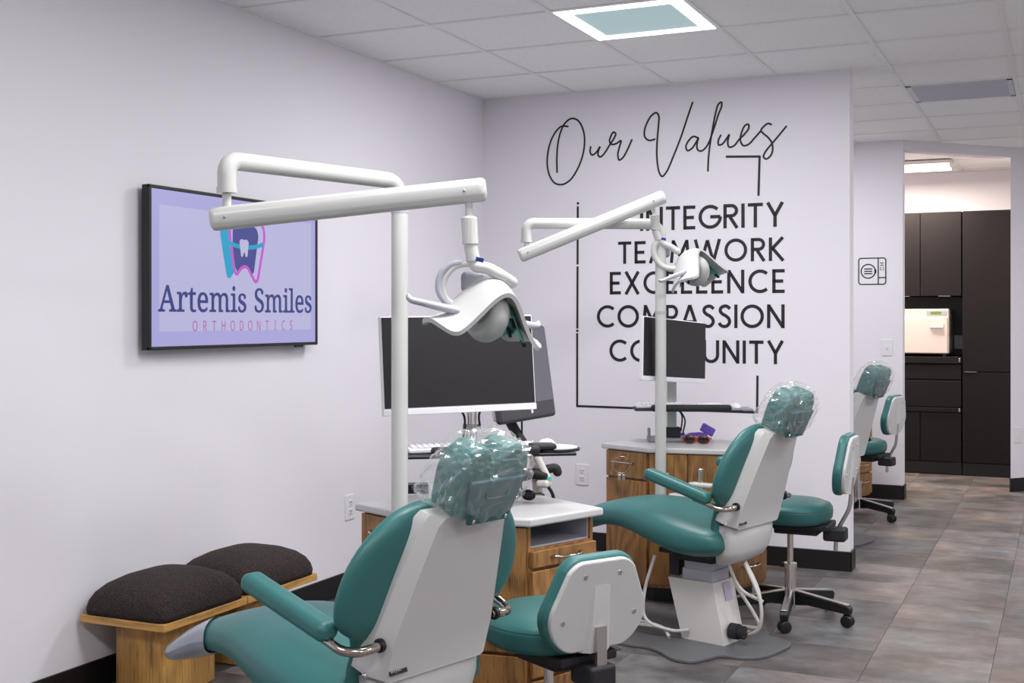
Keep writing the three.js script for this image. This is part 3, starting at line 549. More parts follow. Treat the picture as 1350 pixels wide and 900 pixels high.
  // film: a crumpled bag over the headrest
  {
    const g = new THREE.IcosahedronGeometry(1, 13), p = g.attributes.position, v = V3(), key = new Map();
    for (let i = 0; i < p.count; i++) {
      v.fromBufferAttribute(p, i).normalize();
      const a = Math.atan2(v.z, v.x) * 3, n1 = vnoise(v.x * 3 + 9, v.y * 3 + v.z * 2 + 9, 64, 64, 71), n2 = vnoise(v.x * 8 + v.z * 5 + 30, v.y * 9 + v.z * 4 + 30, 128, 128, 72), n3 = vnoise(v.z * 15 + 30, v.y * 17 + v.x * 12 + 40, 128, 128, 73);
      const ridge = 1 - Math.abs(2 * n1 - 1), r2 = 1 - Math.abs(2 * n2 - 1), r3 = 1 - Math.abs(2 * n3 - 1);
      const k = 1 + 0.12 * (ridge - 0.5) + 0.13 * (r2 - 0.5) + 0.06 * (r3 - 0.5);
      const flat = (x, e) => Math.sign(x) * Math.abs(x) ** e;
      let lx = flat(v.x, 0.72) * 0.172 * k, ly = flat(v.y, 0.7) * 0.127 * k, lz = flat(v.z, 0.75) * 0.098 * k;
      if (ly < -0.07) { lx *= 0.86; lz *= 0.95; }
      if (lz > 0) lz += 0.035 * Math.max(0, 0.6 - ly / 0.13);
      p.setXYZ(i, lx, ly, lz);
    }
    g.translate(0, 0.11, 0.004); g.computeVertexNormals();
    G.film = place(g);
  }
  // base: plate, leaning column, carriage, hoses
  const pl = new THREE.Shape(); const plan = [[-0.36, 0.02], [-0.34, 0.15], [-0.2, 0.2], [0.0, 0.26], [0.2, 0.3], [0.42, 0.3], [0.5, 0.2], [0.46, 0], [0.42, -0.2], [0.3, -0.3], [0.17, -0.3], [0.08, -0.285], [0, -0.315], [-0.09, -0.365], [-0.16, -0.355], [-0.19, -0.27], [-0.21, -0.2], [-0.29, -0.175], [-0.345, -0.12]];
  const cv = new THREE.CatmullRomCurve3(plan.map(([x, z]) => V3(x, z, 0)), true, 'centripetal').getPoints(120); pl.setFromPoints(cv.slice(0, -1).map((q) => new THREE.Vector2(q.x, -q.y)));
  G.plate = new THREE.ExtrudeGeometry(pl, { depth: 0.008, bevelEnabled: true, bevelSize: 0.004, bevelThickness: 0.003, bevelSegments: 2 }).rotateX(-Math.PI / 2).translate(0, 0.004, 0);
  const rect = (x0, x1, y, z0, z1) => [V3(x0, y, z0), V3(x1, y, z0), V3(x1, y, z1), V3(x0, y, z1)];
  G.column = loft([rect(-0.16, 0.045, 0.014, -0.085, 0.085), rect(-0.105, 0.115, 0.268, -0.085, 0.085)], true, 0.3);
  G.neck = merge([rbox(0.15, 0.05, 0.14, 0.006, -0.02, 0.29, 0), rbox(0.135, 0.045, 0.13, 0.006, -0.022, 0.325, 0)]);
  G.carriage = merge([rbox(0.2, 0.03, 0.15, 0.006, 0.0, 0.36, 0), rbox(0.05, 0.09, 0.05, 0.006, 0.1, 0.32, -0.04)]);
  G.foot = merge([rod([-0.16, 0.07, -0.03], [-0.2, 0.07, -0.03], 0.033), rod([-0.2, 0.07, -0.03], [-0.225, 0.07, -0.03], 0.028)]);
  G.footPin = rod([-0.225, 0.075, -0.03], [-0.252, 0.082, -0.03], 0.005);
  G.label = (() => { const g = new THREE.PlaneGeometry(0.06, 0.022); return g; })();
  G.labelAt = () => [rearX(0.552), 0.552];
  const hs = [[[0.16, 0.36, -0.12], [0.2, 0.2, -0.14], [0.18, 0.09, -0.16], [0.08, 0.05, -0.12], [0.0, 0.06, -0.1]], [[-0.15, 0.37, -0.05], [-0.2, 0.25, -0.02], [-0.26, 0.19, 0.06]], [[-0.2, 0.36, 0.02], [-0.26, 0.25, 0.02], [-0.27, 0.17, 0.03]], [[-0.22, 0.36, -0.02], [-0.29, 0.22, -0.02], [-0.28, 0.1, 0.0], [-0.2, 0.045, 0.03], [-0.1, 0.03, 0.1]], [[0.05, 0.03, 0.12], [-0.12, 0.05, 0.13], [-0.22, 0.07, 0.1], [-0.2, 0.14, 0.08], [-0.1, 0.24, 0.1]], [[0.5, 0.03, -0.18], [0.3, 0.05, -0.14], [0.12, 0.055, -0.12]], [[0.48, 0.04, 0.05], [0.32, 0.05, -0.06], [0.14, 0.05, -0.1], [0.08, 0.022, -0.13]]];
  G.hoses = hs.map((h) => tube(h, 0.0075, 36, 8));
  return G;
})();
const plateTex = (() => { const c = document.createElement('canvas'); c.width = 256; c.height = 96; const g = c.getContext('2d'); g.fillStyle = '#121214'; g.fillRect(0, 0, 256, 96); g.fillStyle = '#d8d8da'; g.font = 'italic 58px serif'; g.fillText('Royal', 14, 66); g.fillStyle = '#9a9a9e'; g.fillRect(160, 44, 72, 9); const t = new THREE.CanvasTexture(c); t.colorSpace = THREE.SRGBColorSpace; return t; })();
M.namePlate = std({ map: plateTex, roughness: 0.4 });
function chair(x, z, deg, label, o = {}) {
  const t = thing('treatment_chair', label, 'chair', [x, 0, z], deg * Math.PI / 180, 'teal treatment chairs'), G = chairGeo;
  part(t, 'seat', G.seat, M.teal); part(t, 'seat_base', G.underSeat, M.black);
  part(t, 'backrest', G.cushion, M.teal);
  const s = part(t, 'back_shell', G.shell, M.shell, 'white plastic back shell'); part(t, 'lower_shell', G.shellLow, M.shell);
  const np = part(s, 'name_plate', new THREE.BoxGeometry(0.058, 0.022, 0.002), [M.black, M.black, M.black, M.black, M.namePlate, M.black], 'small black maker plate');
  const [lx, ly] = G.labelAt(); np.position.set(lx - 0.002, ly, -0.14); np.rotation.set(0, -Math.PI / 2, 0); np.rotateX(-0.37);
  part(s, 'screw', new THREE.SphereGeometry(0.007, 10, 8).translate(-0.235, 0.545, -0.206), M.chrome);
  G.pads.forEach((g, i) => { part(t, 'armrest', g, M.teal); part(t, 'armrest_tube', G.armTubes[i], M.nickel, 'bent polished metal tube'); part(t, 'tube_grommet', G.armCups[i], M.black); });
  const h = part(t, 'headrest', G.head, M.teal); part(h, 'rear_plate', [G.headPlate, G.headPocket], M.tealDark); G.headScrews.forEach((g) => part(h, 'screw', g, M.chrome));
  part(t, 'headrest_bar', G.headBar, M.white);
  part(t, 'headrest_film', G.film, M.film, 'crumpled clear plastic film over the headrest');
  if (o.sleeve) part(t, 'toe_sleeve', G.sleeve, M.sleeve, 'clear plastic sleeve over the toe end');
  part(t, 'base_plate', G.plate, M.plate, 'wavy grey steel floor plate'); part(t, 'column', G.column, M.white); part(t, 'column_neck', G.neck, M.grey); part(t, 'carriage', G.carriage, M.softBlack);
  part(t, 'sticker', rbox(0.002, 0.075, 0.06, 0.0008, 0, 0, 0, 1).rotateZ(-0.212).translate(-0.1175, 0.222, 0.02), std({ color: 0xb9b4cc, roughness: 0.5 }), 'pale printed sticker'); part(t, 'foot_control', G.foot, M.softBlack); part(t, 'control_pin', G.footPin, M.chrome);
  if (!o.bare) for (const g of G.hoses) part(t, 'hose', g, M.hose);
  if (o.tools) {
    part(t, 'tool_holder', [rbox(0.12, 0.018, 0.05, 0.008, 0.225, 0.606, 0.37), rbox(0.2, 0.016, 0.05, 0.006, 0.29, 0.545, 0.37), rod([0.1, 0.4, 0.2], [0.24, 0.6, 0.37], 0.012)], M.white);
    for (const [tx, ty, r] of [[0.23, 0.676, 0.009], [0.353, 0.588, 0.007], [0.305, 0.568, 0.007], [0.262, 0.562, 0.007]]) part(t, 'handpiece', [rod([tx, 0.53, 0.37], [tx - 0.004, ty, 0.365], r), new THREE.SphereGeometry(r * 1.35, 12, 8).scale(1, 0.8, 1).translate(tx - 0.004, ty, 0.365)], M.chrome, 'chrome handpiece in its holder');
  }
  return t;
}
chair(1.63, 4.09, 164.5, 'teal reclining treatment chair with a clear sleeve on its toe end, beside the brown benches', { sleeve: true });
chair(1.87, 1.70, 164.5, 'teal reclining treatment chair on a leaning white column, before the values wall', { tools: true });
chair(1.84, -0.97, 164.5, 'teal reclining treatment chair partly hidden past the partition end', { bare: true });

// ---------------------------------------------------------------- operator stools
const stoolGeo = (() => {
  const G = {}, N = 40, ring = (y, a, b, n = 2.3, dx = 0) => Array.from({ length: N }, (_, i) => { const [c, s] = sEll(n, i / N * Math.PI * 2); return V3(dx + a * c, y, b * s); });
  G.seat = loft([ring(0.452, 0.15, 0.15), ring(0.455, 0.172, 0.176), ring(0.475, 0.187, 0.191), ring(0.505, 0.19, 0.195), ring(0.513, 0.1875, 0.1925), ring(0.516, 0.1865, 0.1915), ring(0.519, 0.188, 0.193), ring(0.535, 0.178, 0.183), ring(0.549, 0.14, 0.145), ring(0.556, 0.08, 0.085), ring(0.558, 0.02, 0.02)]);
  G.pan = merge([rbox(0.36, 0.028, 0.2, 0.008, -0.01, 0.44, 0), rbox(0.2, 0.04, 0.16, 0.01, -0.04, 0.42, 0), rbox(0.1, 0.06, 0.09, 0.012, -0.205, 0.405, 0)]);
  G.lever = loft([0, 0.5, 1].map((t) => Array.from({ length: 10 }, (_, i) => { const q = i / 10 * Math.PI * 2; return V3(-0.05 + 0.014 * Math.cos(q) * (1 + t), 0.418 - 0.01 * t + 0.005 * Math.sin(q), 0.1 + 0.11 * t); })));
  G.post = cyl(0.014, 0.014, 0.2, 0, 0.235, 0); G.sleeve = merge([cyl(0.025, 0.025, 0.19, 0, 0.06, 0), cyl(0.03, 0.03, 0.022, 0, 0.235, 0)]);
  G.knob = rod([0.025, 0.246, 0], [0.045, 0.246, 0], 0.012);
  const leg = (w, h0, y) => { const sh = new THREE.Shape(); sh.moveTo(0.02, 0.13); sh.lineTo(0.27, 0.095); sh.quadraticCurveTo(0.29, 0.09, 0.288, 0.075); sh.lineTo(0.284, 0.06); sh.lineTo(0.255, 0.064); sh.lineTo(0.09, 0.078); sh.lineTo(0.02, 0.07); return new THREE.ExtrudeGeometry(sh, { depth: w, bevelEnabled: true, bevelSize: 0.003, bevelThickness: 0.003, bevelSegments: 1 }).translate(0, 0, -w / 2); };
  G.leg = leg(0.03); G.legTop = rbox(0.262, 0.006, 0.028, 0.002, 0, 0, 0, 1).rotateZ(-0.139).translate(0.148, 0.1165, 0);
  G.hub = cyl(0.036, 0.034, 0.075, 0, 0.063, 0);
  G.wheel = merge([-1, 1].map((s) => new THREE.LatheGeometry([[0, -0.009], [0.022, -0.009], [0.027, -0.005], [0.027, 0.005], [0.022, 0.009], [0, 0.009]].map((p) => new THREE.Vector2(...p)), 20).rotateX(Math.PI / 2).translate(0, 0.027, s * 0.013)));
  G.hood = merge([rod([0, 0.04, 0], [0, 0.07, 0], 0.008), rbox(0.036, 0.02, 0.012, 0.005, 0.002, 0.045, 0)]);
  // backrest outline (lateral, up)
  const outline = (k) => { const sh = new THREE.Shape(), a = 0.172 * k, b = 0.108 * k, hh = 0.13 * k; sh.moveTo(-0.08 * k, -hh); sh.lineTo(0.08 * k, -hh); sh.bezierCurveTo(0.13 * k, -hh, a, -0.07, a, -0.03); sh.bezierCurveTo(a, 0.0, 0.155 * k, 0.02, 0.147 * k, 0.04); sh.lineTo(b + 0.012, 0.1 * k); sh.quadraticCurveTo(b - 0.01, hh, b - 0.045, hh); sh.lineTo(-b + 0.045, hh); sh.quadraticCurveTo(-b + 0.01, hh, -b - 0.012, 0.1 * k); sh.lineTo(-0.147 * k, 0.04); sh.bezierCurveTo(-0.155 * k, 0.02, -a, 0.0, -a, -0.03); sh.bezierCurveTo(-a, -0.07, -0.13 * k, -hh, -0.08 * k, -hh); return sh; };
  const ex = (k, d, b) => new THREE.ExtrudeGeometry(outline(k), { depth: d, bevelEnabled: true, bevelSize: b, bevelThickness: b, bevelOffset: -b, bevelSegments: 4, curveSegments: 12 }).rotateY(Math.PI / 2);
  G.backPad = mergeVertices(ex(1.04, 0.012, 0.016).translate(0.012, 0, 0)); G.backPad.computeVertexNormals();
  G.backShell = ex(0.97, 0.008, 0.006).translate(-0.01, 0, 0);
  G.spine = loft([[-0.13, 0.055], [0.03, 0.045], [0.1, 0.04]].map(([y, w], i) => { const d = [0.016, 0.01, 0.0][i]; return [V3(-0.008, y, -w), V3(-0.01 - d, y, -w * 0.55), V3(-0.01 - d, y, w * 0.55), V3(-0.008, y, w)]; }), true, 0.3);
  G.screws = [[-0.06, 0.085], [0.06, 0.085], [-0.125, -0.035], [0.125, -0.035]].map(([z, y]) => rod([-0.014, y, z], [-0.0185, y, z], 0.008, 0.0065));
  return G;
})();
function stool(x, z, deg, label, o = {}) {
  const t = thing('operator_stool', label, 'stool', [x, 0, z], deg * Math.PI / 180, 'teal operator stools'), G = stoolGeo, bx = o.bx ?? -0.245, by = o.by ?? 0.725, tilt = o.tilt ?? 0.12;
  part(t, 'seat', G.seat, M.teal); part(t, 'seat_pan', G.pan, M.softBlack); part(t, 'lever', G.lever, M.softBlack);
  part(t, 'post', G.post, M.chrome); part(t, 'gas_sleeve', G.sleeve, M.chrome); part(t, 'height_knob', G.knob, M.black); part(t, 'hub', G.hub, M.brushed);
  for (let k = 0; k < 5; k++) {
    const q = (k + (o.spin ?? 0.2)) / 5 * Math.PI * 2, lg = part(t, 'leg', G.leg, M.black); lg.rotation.y = q; part(lg, 'leg_cap', G.legTop, M.brushed, 'polished aluminium leg cap');
    const c = part(t, 'caster', G.wheel, M.black); c.position.set(0.272 * Math.cos(q), 0.001, -0.272 * Math.sin(q)); c.rotation.y = q + 1.1 + k; part(c, 'caster_hood', G.hood, M.black);
  }
  const b = part(t, 'backrest_shell', G.backShell, M.shell, 'white plastic backrest shell'); b.position.set(bx - 0.02, by, 0); b.rotation.z = tilt;
  part(b, 'spine', G.spine, M.shell); for (const g of G.screws) part(b, 'screw', g, M.brushed);
  const p = part(t, 'backrest', G.backPad, M.teal); p.position.set(bx - 0.02, by, 0); p.rotation.z = tilt;
  const bar = [[-0.205, 0.33, 0], [-0.215, 0.42, 0], [bx - 0.02, by - 0.2, 0], [bx - 0.03, by - 0.1, 0], [bx - 0.034, by - 0.06, 0]];
  if (o.bar === 'flat') part(t, 'back_bar', loft([[0.36, 0], [by - 0.16, 0], [by - 0.06, 0]].map(([y], i) => { const X = bx - 0.036 - (i === 0 ? 0.0 : 0.0); return [V3(X - 0.008, y, -0.017), V3(X + 0.004, y, -0.017), V3(X + 0.004, y, 0.017), V3(X - 0.008, y, 0.017)]; }), true, 0.3), M.brushed);
  else part(t, 'back_bar', tube(bar, 0.0095, 40, 10), M.brushed);
  return t;
}
stool(1.936, 3.558, 149.5, 'teal operator stool showing its white back with four screws, beside the niche cabinet', { bx: -0.2, by: 0.6, tilt: 0.14, bar: 'flat' });
stool(2.143, 1.177, 179, 'teal operator stool on a full five leg base, in front of the partition end', { spin: 0.35 });
stool(1.985, -1.875, 167, 'teal operator stool past the partition, below the light switch', { spin: 0.3 });

// ---------------------------------------------------------------- dental lamps
function lampHead(parent, origin, ex, up, stemPts, yoke, blockAt) {
  const g = part(parent, 'lamp_head', (() => {
    return shellGeo;
  })(), M.lampWhite, 'white saddle shaped lamp shell');
  const X = ex.clone().normalize(), Zv = X.clone().cross(up).normalize(), Y = Zv.clone().cross(X).normalize();
  g.matrixAutoUpdate = true; g.position.copy(origin); g.quaternion.setFromRotationMatrix(new THREE.Matrix4().makeBasis(X, Y, Zv));
  part(g, 'bulb_drum', drumGeo, M.lampWhite, 'round white bulb housing'); part(g, 'switch_dial', dialGeo, M.midGrey); part(g, 'dial_centre', dialCore, M.black);
  mirrorGeos.forEach((m) => part(g, 'mirror', m, M.mirror, 'teal tinted curved mirror')); ribGeos.forEach((m) => part(g, 'bracket', m, M.softBlack));
  handleGeos.forEach((m) => part(g, 'grip', m, M.grey, 'grey grip handle'));
  return g;
}
const archY = (s) => -0.142 * (1 - Math.exp(-((s / 0.56) ** 2))) / (1 - Math.exp(-((1 / 0.56) ** 2)));
const archW = (s) => { const a = Math.abs(s); const w = 0.078 - 0.004 * Math.sin(a * Math.PI) + 0.008 * a; return w * Math.sqrt(Math.max(0.006, 1 - Math.max(0, (a - 0.72) / 0.285) ** 2)); };
const SPAN = 0.178;
function archSheet(s0, s1, kz, lift, th, ns = 44, nt = 14) {
  const P = (s, t, off) => { const w = archW(s) * kz, z = w * t, e = 0.01, x = s * SPAN, y = archY(s) - 0.03 * t * t * (archW(s) / 0.08) ** 2; const dx = SPAN * 2 * e, dy = archY(s + e) - archY(s - e), l = Math.hypot(dx, dy); return V3(x - dy / l * off, y + dx / l * off, z); };
  const rings = [];
  for (let i = 0; i <= ns; i++) {
    const s = s0 + (s1 - s0) * i / ns, r = [];
    for (let j = 0; j <= nt; j++) r.push(P(s, -1 + 2 * j / nt, lift));
    for (let j = nt; j >= 0; j--) r.push(P(s, -1 + 2 * j / nt, lift - th));
    rings.push(r);
  }
  return loft(rings, true, 0.7);
}
const shellGeo = archSheet(-1, 1, 1, 0, 0.012);
const mirrorGeos = [archSheet(0.38, 0.68, 0.6, -0.0135, 0.004, 14, 8), archSheet(-0.68, -0.38, 0.6, -0.0135, 0.004, 14, 8)];
const ribGeos = [[0.5, 0.02], [0.66, -0.025], [0.78, 0.02]].flatMap(([s, z]) => [1, -1].map((k) => rbox(0.03, 0.008, 0.012, 0.002, 0, 0, 0, 1).rotateZ(-k * 0.9).translate(k * s * SPAN - k * 0.012, archY(s) - 0.03, z)));
const drumGeo = new THREE.LatheGeometry([[0, -0.034], [0.048, -0.034], [0.06, -0.029], [0.068, -0.015], [0.07, 0.0], [0.068, 0.015], [0.06, 0.029], [0.048, 0.034], [0, 0.034]].map((p) => new THREE.Vector2(...p)), 40).rotateZ(Math.PI / 2).scale(1, 1.06, 1.06).translate(0.0, -0.105, 0.0);
const dialGeo = new THREE.TorusGeometry(0.02, 0.006, 10, 28).rotateY(Math.PI / 2).translate(-0.036, -0.105, 0.012);
const dialCore = merge([rod([-0.033, -0.105, 0.012], [-0.042, -0.105, 0.012], 0.013)]);
const handleGeos = [-1, 1].map((k) => { const pts = [[k * 0.1, -0.108, 0.02], [k * 0.145, -0.108, 0.0], [k * 0.19, -0.108, -0.03], [k * 0.222, -0.106, -0.055], [k * 0.228, -0.094, -0.06]].map((p) => V3(...p)); const c = new THREE.CatmullRomCurve3(pts), n = 28, rings = []; const fr = c.computeFrenetFrames(n, false); for (let i = 0; i <= n; i++) { const u = i / n, p = c.getPointAt(u), r = 0.0125 * (1 - 0.35 * u) * Math.sqrt(Math.min(1, (u + 0.004) * 12, (1 - u + 0.004) * 16)); rings.push(Array.from({ length: 12 }, (_, j) => { const q = j / 12 * Math.PI * 2; return p.clone().addScaledVector(fr.normals[i], Math.cos(q) * r).addScaledVector(fr.binormals[i], Math.sin(q) * r * 1.25); })); } return loft(rings); });
function springArm(a, b, r) {            // oval section arm with rounded ends
  const d = b.clone().sub(a), L = d.length(), x = d.clone().normalize(), zz = x.clone().cross(UP).normalize(), y = zz.clone().cross(x);
  const rings = [[-0.045, 0.2], [-0.044, 0.72], [-0.038, 0.93], [-0.028, 1], [-0.024, 0.985], [L + 0.02, 0.985], [L + 0.024, 1], [L + 0.034, 0.93], [L + 0.04, 0.72], [L + 0.041, 0.2]].map(([t, k]) => Array.from({ length: 28 }, (_, i) => { const [c, s] = sEll(2.6, i / 28 * Math.PI * 2); return a.clone().addScaledVector(x, t).addScaledVector(y, s * r * k).addScaledVector(zz, c * r * 0.8 * k); }));
  return loft(rings, true, 0.6);
}
function lamp(label, o) {
  const t = thing('dental_lamp', label, 'dental lamp', [o.pole.x, 0, o.pole.z], 0, 'arm lamps over the treatment chairs');
  const l = (v) => v.clone().sub(V3(o.pole.x, 0, o.pole.z)), R = 0.0265, H = o.arm;
  const e = V3(o.elbow.x, H, o.elbow.z), hd = V3(e.x - o.pole.x, 0, e.z - o.pole.z).normalize();
  for (const y of [0.46, 0.62]) part(t, 'pole_bracket', rbox(0.06, 0.04, 0.062, 0.008, 0, y, -0.012), M.enamel);
  part(t, 'pole', cyl(R, R, o.joint - 0.42, 0, 0.42, 0, 32), M.enamel); part(t, 'pole_ring', cyl(R + 0.0015, R + 0.0015, 0.012, 0, o.joint, 0, 32), M.grey);
  const P = V3(o.pole.x, 0, o.pole.z), at = (y, d) => P.clone().addScaledVector(hd, d).setY(y), Ld = Math.hypot(e.x - P.x, e.z - P.z), r2 = R * 0.98;
  // swivel arm: up from the pole, bend, along, bend down
  const pts = []; pts.push(at(o.joint + 0.012, 0), at(H - 0.09, 0)); for (let k = 0; k <= 8; k++) { const q = k / 8 * Math.PI / 2; pts.push(at(H - 0.06 + 0.06 * Math.sin(q), 0.06 - 0.06 * Math.cos(q))); }
  pts.push(at(H, Ld * 0.5)); for (let k = 0; k <= 8; k++) { const q = k / 8 * Math.PI / 2; pts.push(at(H - 0.035 + 0.035 * Math.cos(q), Ld - 0.035 + 0.035 * Math.sin(q))); } pts.push(at(H - 0.075, Ld));
  part(t, 'swivel_arm', tube(pts.map(l), r2, 140, 24, 0.0), M.enamel);
  const drop = at(H - 0.075, Ld); part(t, 'elbow_collar', rod(l(drop).toArray(), l(drop.clone().setY(H - 0.09)).toArray(), R * 1.06, R * 1.06, 28), M.enamel);
  const sa = o.armA, sb = o.armB; part(t, 'elbow_pin', rod(l(drop.clone().setY(H - 0.09)).toArray(), l(drop.clone().setY(sa.y)).toArray(), 0.0125), M.enamel);
  part(t, 'spring_arm', springArm(l(sa), l(sb), 0.0335), M.enamel, 'oval white spring arm');
  const side = sb.clone().sub(sa).normalize().cross(UP).normalize().multiplyScalar(0.0265); const tw = camera.position.clone().sub(sa).dot(side) > 0 ? 1 : -1;
  for (const [p, q] of [[sa, 0.0], [sb, -0.02]]) { const c = l(p.clone().addScaledVector(sb.clone().sub(sa).normalize(), q).addScaledVector(side, tw)); part(t, 'arm_screw', new THREE.SphereGeometry(0.004, 10, 8).translate(c.x, c.y, c.z), M.midGrey); }
  // stem
  const S = o.stem.map(l); part(t, 'stem', rod(S[0].toArray(), S[1].toArray(), 0.011), M.enamel);
  part(t, 'stem_collar', (() => { const a = S[1], b = S[2], d = b.clone().sub(a), rr = [[0, 0.4], [0.001, 0.85], [0.06, 1], [0.98, 1], [1, 0.94]]; return loft(rr.map(([u, k]) => Array.from({ length: 28 }, (_, i) => { const q = i / 28 * Math.PI * 2; return a.clone().addScaledVector(d, u).add(V3(Math.cos(q) * 0.0225 * k, 0, Math.sin(q) * 0.0225 * k)); })), true, 0.6); })(), M.enamel);
  part(t, 'stem_neck', tube([S[2], S[2].clone().lerp(S[3], 0.4), S[3]], 0.019, 24, 20), M.enamel);
  const bd = part(t, 'badge', rbox(0.022, 0.012, 0.003, 0.001), std({ color: 0x202a86, roughness: 0.4 }), 'small blue badge'); bd.position.copy(l(o.badge)); bd.lookAt(l(EYE.clone()).add(P.clone())); bd.rotateZ(-0.25);
  o.yoke.forEach(([pts2, r, m, nm]) => part(t, nm, cappedTube(pts2.map(l), r, 60, 16), m === 'g' ? M.grey : M.enamel));
  part(t, 'transformer_block', (() => { const g = rbox(o.block[1], o.block[2], o.block[3], 0.016, 0, 0, 0, 4); g.rotateY(YAW); const p = l(o.block[0]); return g.translate(p.x, p.y, p.z); })(), M.midGrey, 'grey transformer block');
  lampHead(t, l(o.head), o.ex, o.up);
  return t;
}
{
  const Z = 3.33, c = (x, y, z = Z) => atDepth(x, y, z), q = (x, y, z = Z) => c(560 + x / 4.09, 250 + y / 4.09, z);
  const elbow = c(299, 300, 3.33); const pole = V3(1.374, 0, 3.44);
  lamp('white arm lamp whose long arm crosses in front of the television', {
    pole, elbow, arm: 1.815, joint: 1.715, armA: c(299, 287, 3.33), armB: c(622, 251.5, 3.33),
    stem: [q(237, 20), q(238, 145), q(246, 295), q(262, 385)], badge: q(296, 377, Z - 0.03),
    yoke: [[[q(262, 375), q(275, 410), q(340, 425), q(410, 462), q(470, 500, Z + 0.03)], 0.0165, 'w', 'yoke_arm'], [[q(262, 400), q(200, 402), q(150, 425), q(112, 475), q(100, 530), q(115, 585), q(150, 615), q(210, 625)], 0.0085, 'w', 'yoke_ring'], [[q(192, 393), q(140, 405), q(92, 450), q(76, 510), q(86, 565), q(128, 620)], 0.0105, 'g', 'yoke_grip']],
    block: [q(268, 498, Z + 0.06), 0.075, 0.06, 0.05], head: q(385, 478), ex: camVec(0.775, -0.16, 0.6), up: camVec(0.16, 0.95, -0.1),
  });
}
{
  const Z = 5.8, c = (x, y, z = Z) => atDepth(x, y, z), q = (x, y, z = Z) => c(840 + x / 7.5, 280 + y / 7.5, z);
  lamp('white arm lamp whose tilted arm crosses the values lettering', {
    pole: V3(1.530, 0, 1.204), elbow: c(694, 300, 5.78), arm: 1.834, joint: 1.405, armA: c(696, 333, 5.75), armB: c(866, 263, 5.75),
    stem: [q(160, -40), q(175, 25), q(180, 175), q(215, 270)], badge: q(262, 262, Z - 0.03),
    yoke: [[[q(215, 270), q(260, 310), q(330, 340), q(400, 385)], 0.016, 'w', 'yoke_arm'], [[q(210, 285), q(170, 330), q(165, 400), q(190, 470), q(240, 525), q(320, 555), q(400, 555)], 0.0145, 'w', 'yoke_ring']],
    block: [q(270, 385, Z + 0.06), 0.05, 0.06, 0.05], head: q(475, 385), ex: camVec(0.646, 0.124, 0.753), up: camVec(-0.4, 0.85, 0.2),
  });
}

// ---------------------------------------------------------------- desks on the cabinets: screens, trays, small things
const keyGeo = (() => { const list = [rbox(0.44, 0.016, 0.135, 0.006, 0, 0.008, 0)], keys = []; for (let r = 0; r < 6; r++) for (let k = 0; k < 20; k++) keys.push(rbox(0.017, 0.007, 0.017, 0.002, -0.2 + k * 0.0211, 0.019, -0.053 + r * 0.0212, 1)); return { body: merge(list), keys: merge(keys) }; })();
function keyboard(label, pos, turn) { const t = thing('keyboard', label, 'keyboard', pos, turn); part(t, 'body', keyGeo.body, M.bezelWhite); part(t, 'keys', keyGeo.keys, M.plateWhite).userData.kind = 'stuff'; t.rotation.order = 'YXZ'; return t; }
function mouse(label, pos, turn, m) { const t = thing('mouse', label, 'mouse', pos, turn); part(t, 'body', new THREE.SphereGeometry(1, 24, 16, 0, Math.PI * 2, 0, Math.PI / 2).scale(0.03, 0.024, 0.052), m); part(t, 'wheel', rod([-0.004, 0.017, -0.03], [0.004, 0.017, -0.03], 0.006), M.softBlack); return t; }
function monitor(label, pos, yaw, tilt, roll, w, h) {
  const t = thing('monitor', label, 'monitor', pos, 0); t.rotation.order = 'YXZ'; t.rotation.set(tilt, yaw, roll);
  part(t, 'casing', rbox(w, h, 0.022, 0.005, 0, 0, -0.012), M.bezelWhite); part(t, 'rear_bulge', rbox(w * 0.45, h * 0.45, 0.035, 0.01, 0, -0.01, -0.038), M.bezelWhite);
  part(t, 'screen', box(w - 0.01, h - 0.028, 0.002, 0, 0.0095, 0.0), M.screenOff, 'dark switched off screen'); part(t, 'lower_bezel', rbox(w, 0.02, 0.006, 0.002, 0, -h / 2 + 0.01, 0.0), M.bezelWhite);
  return t;
}
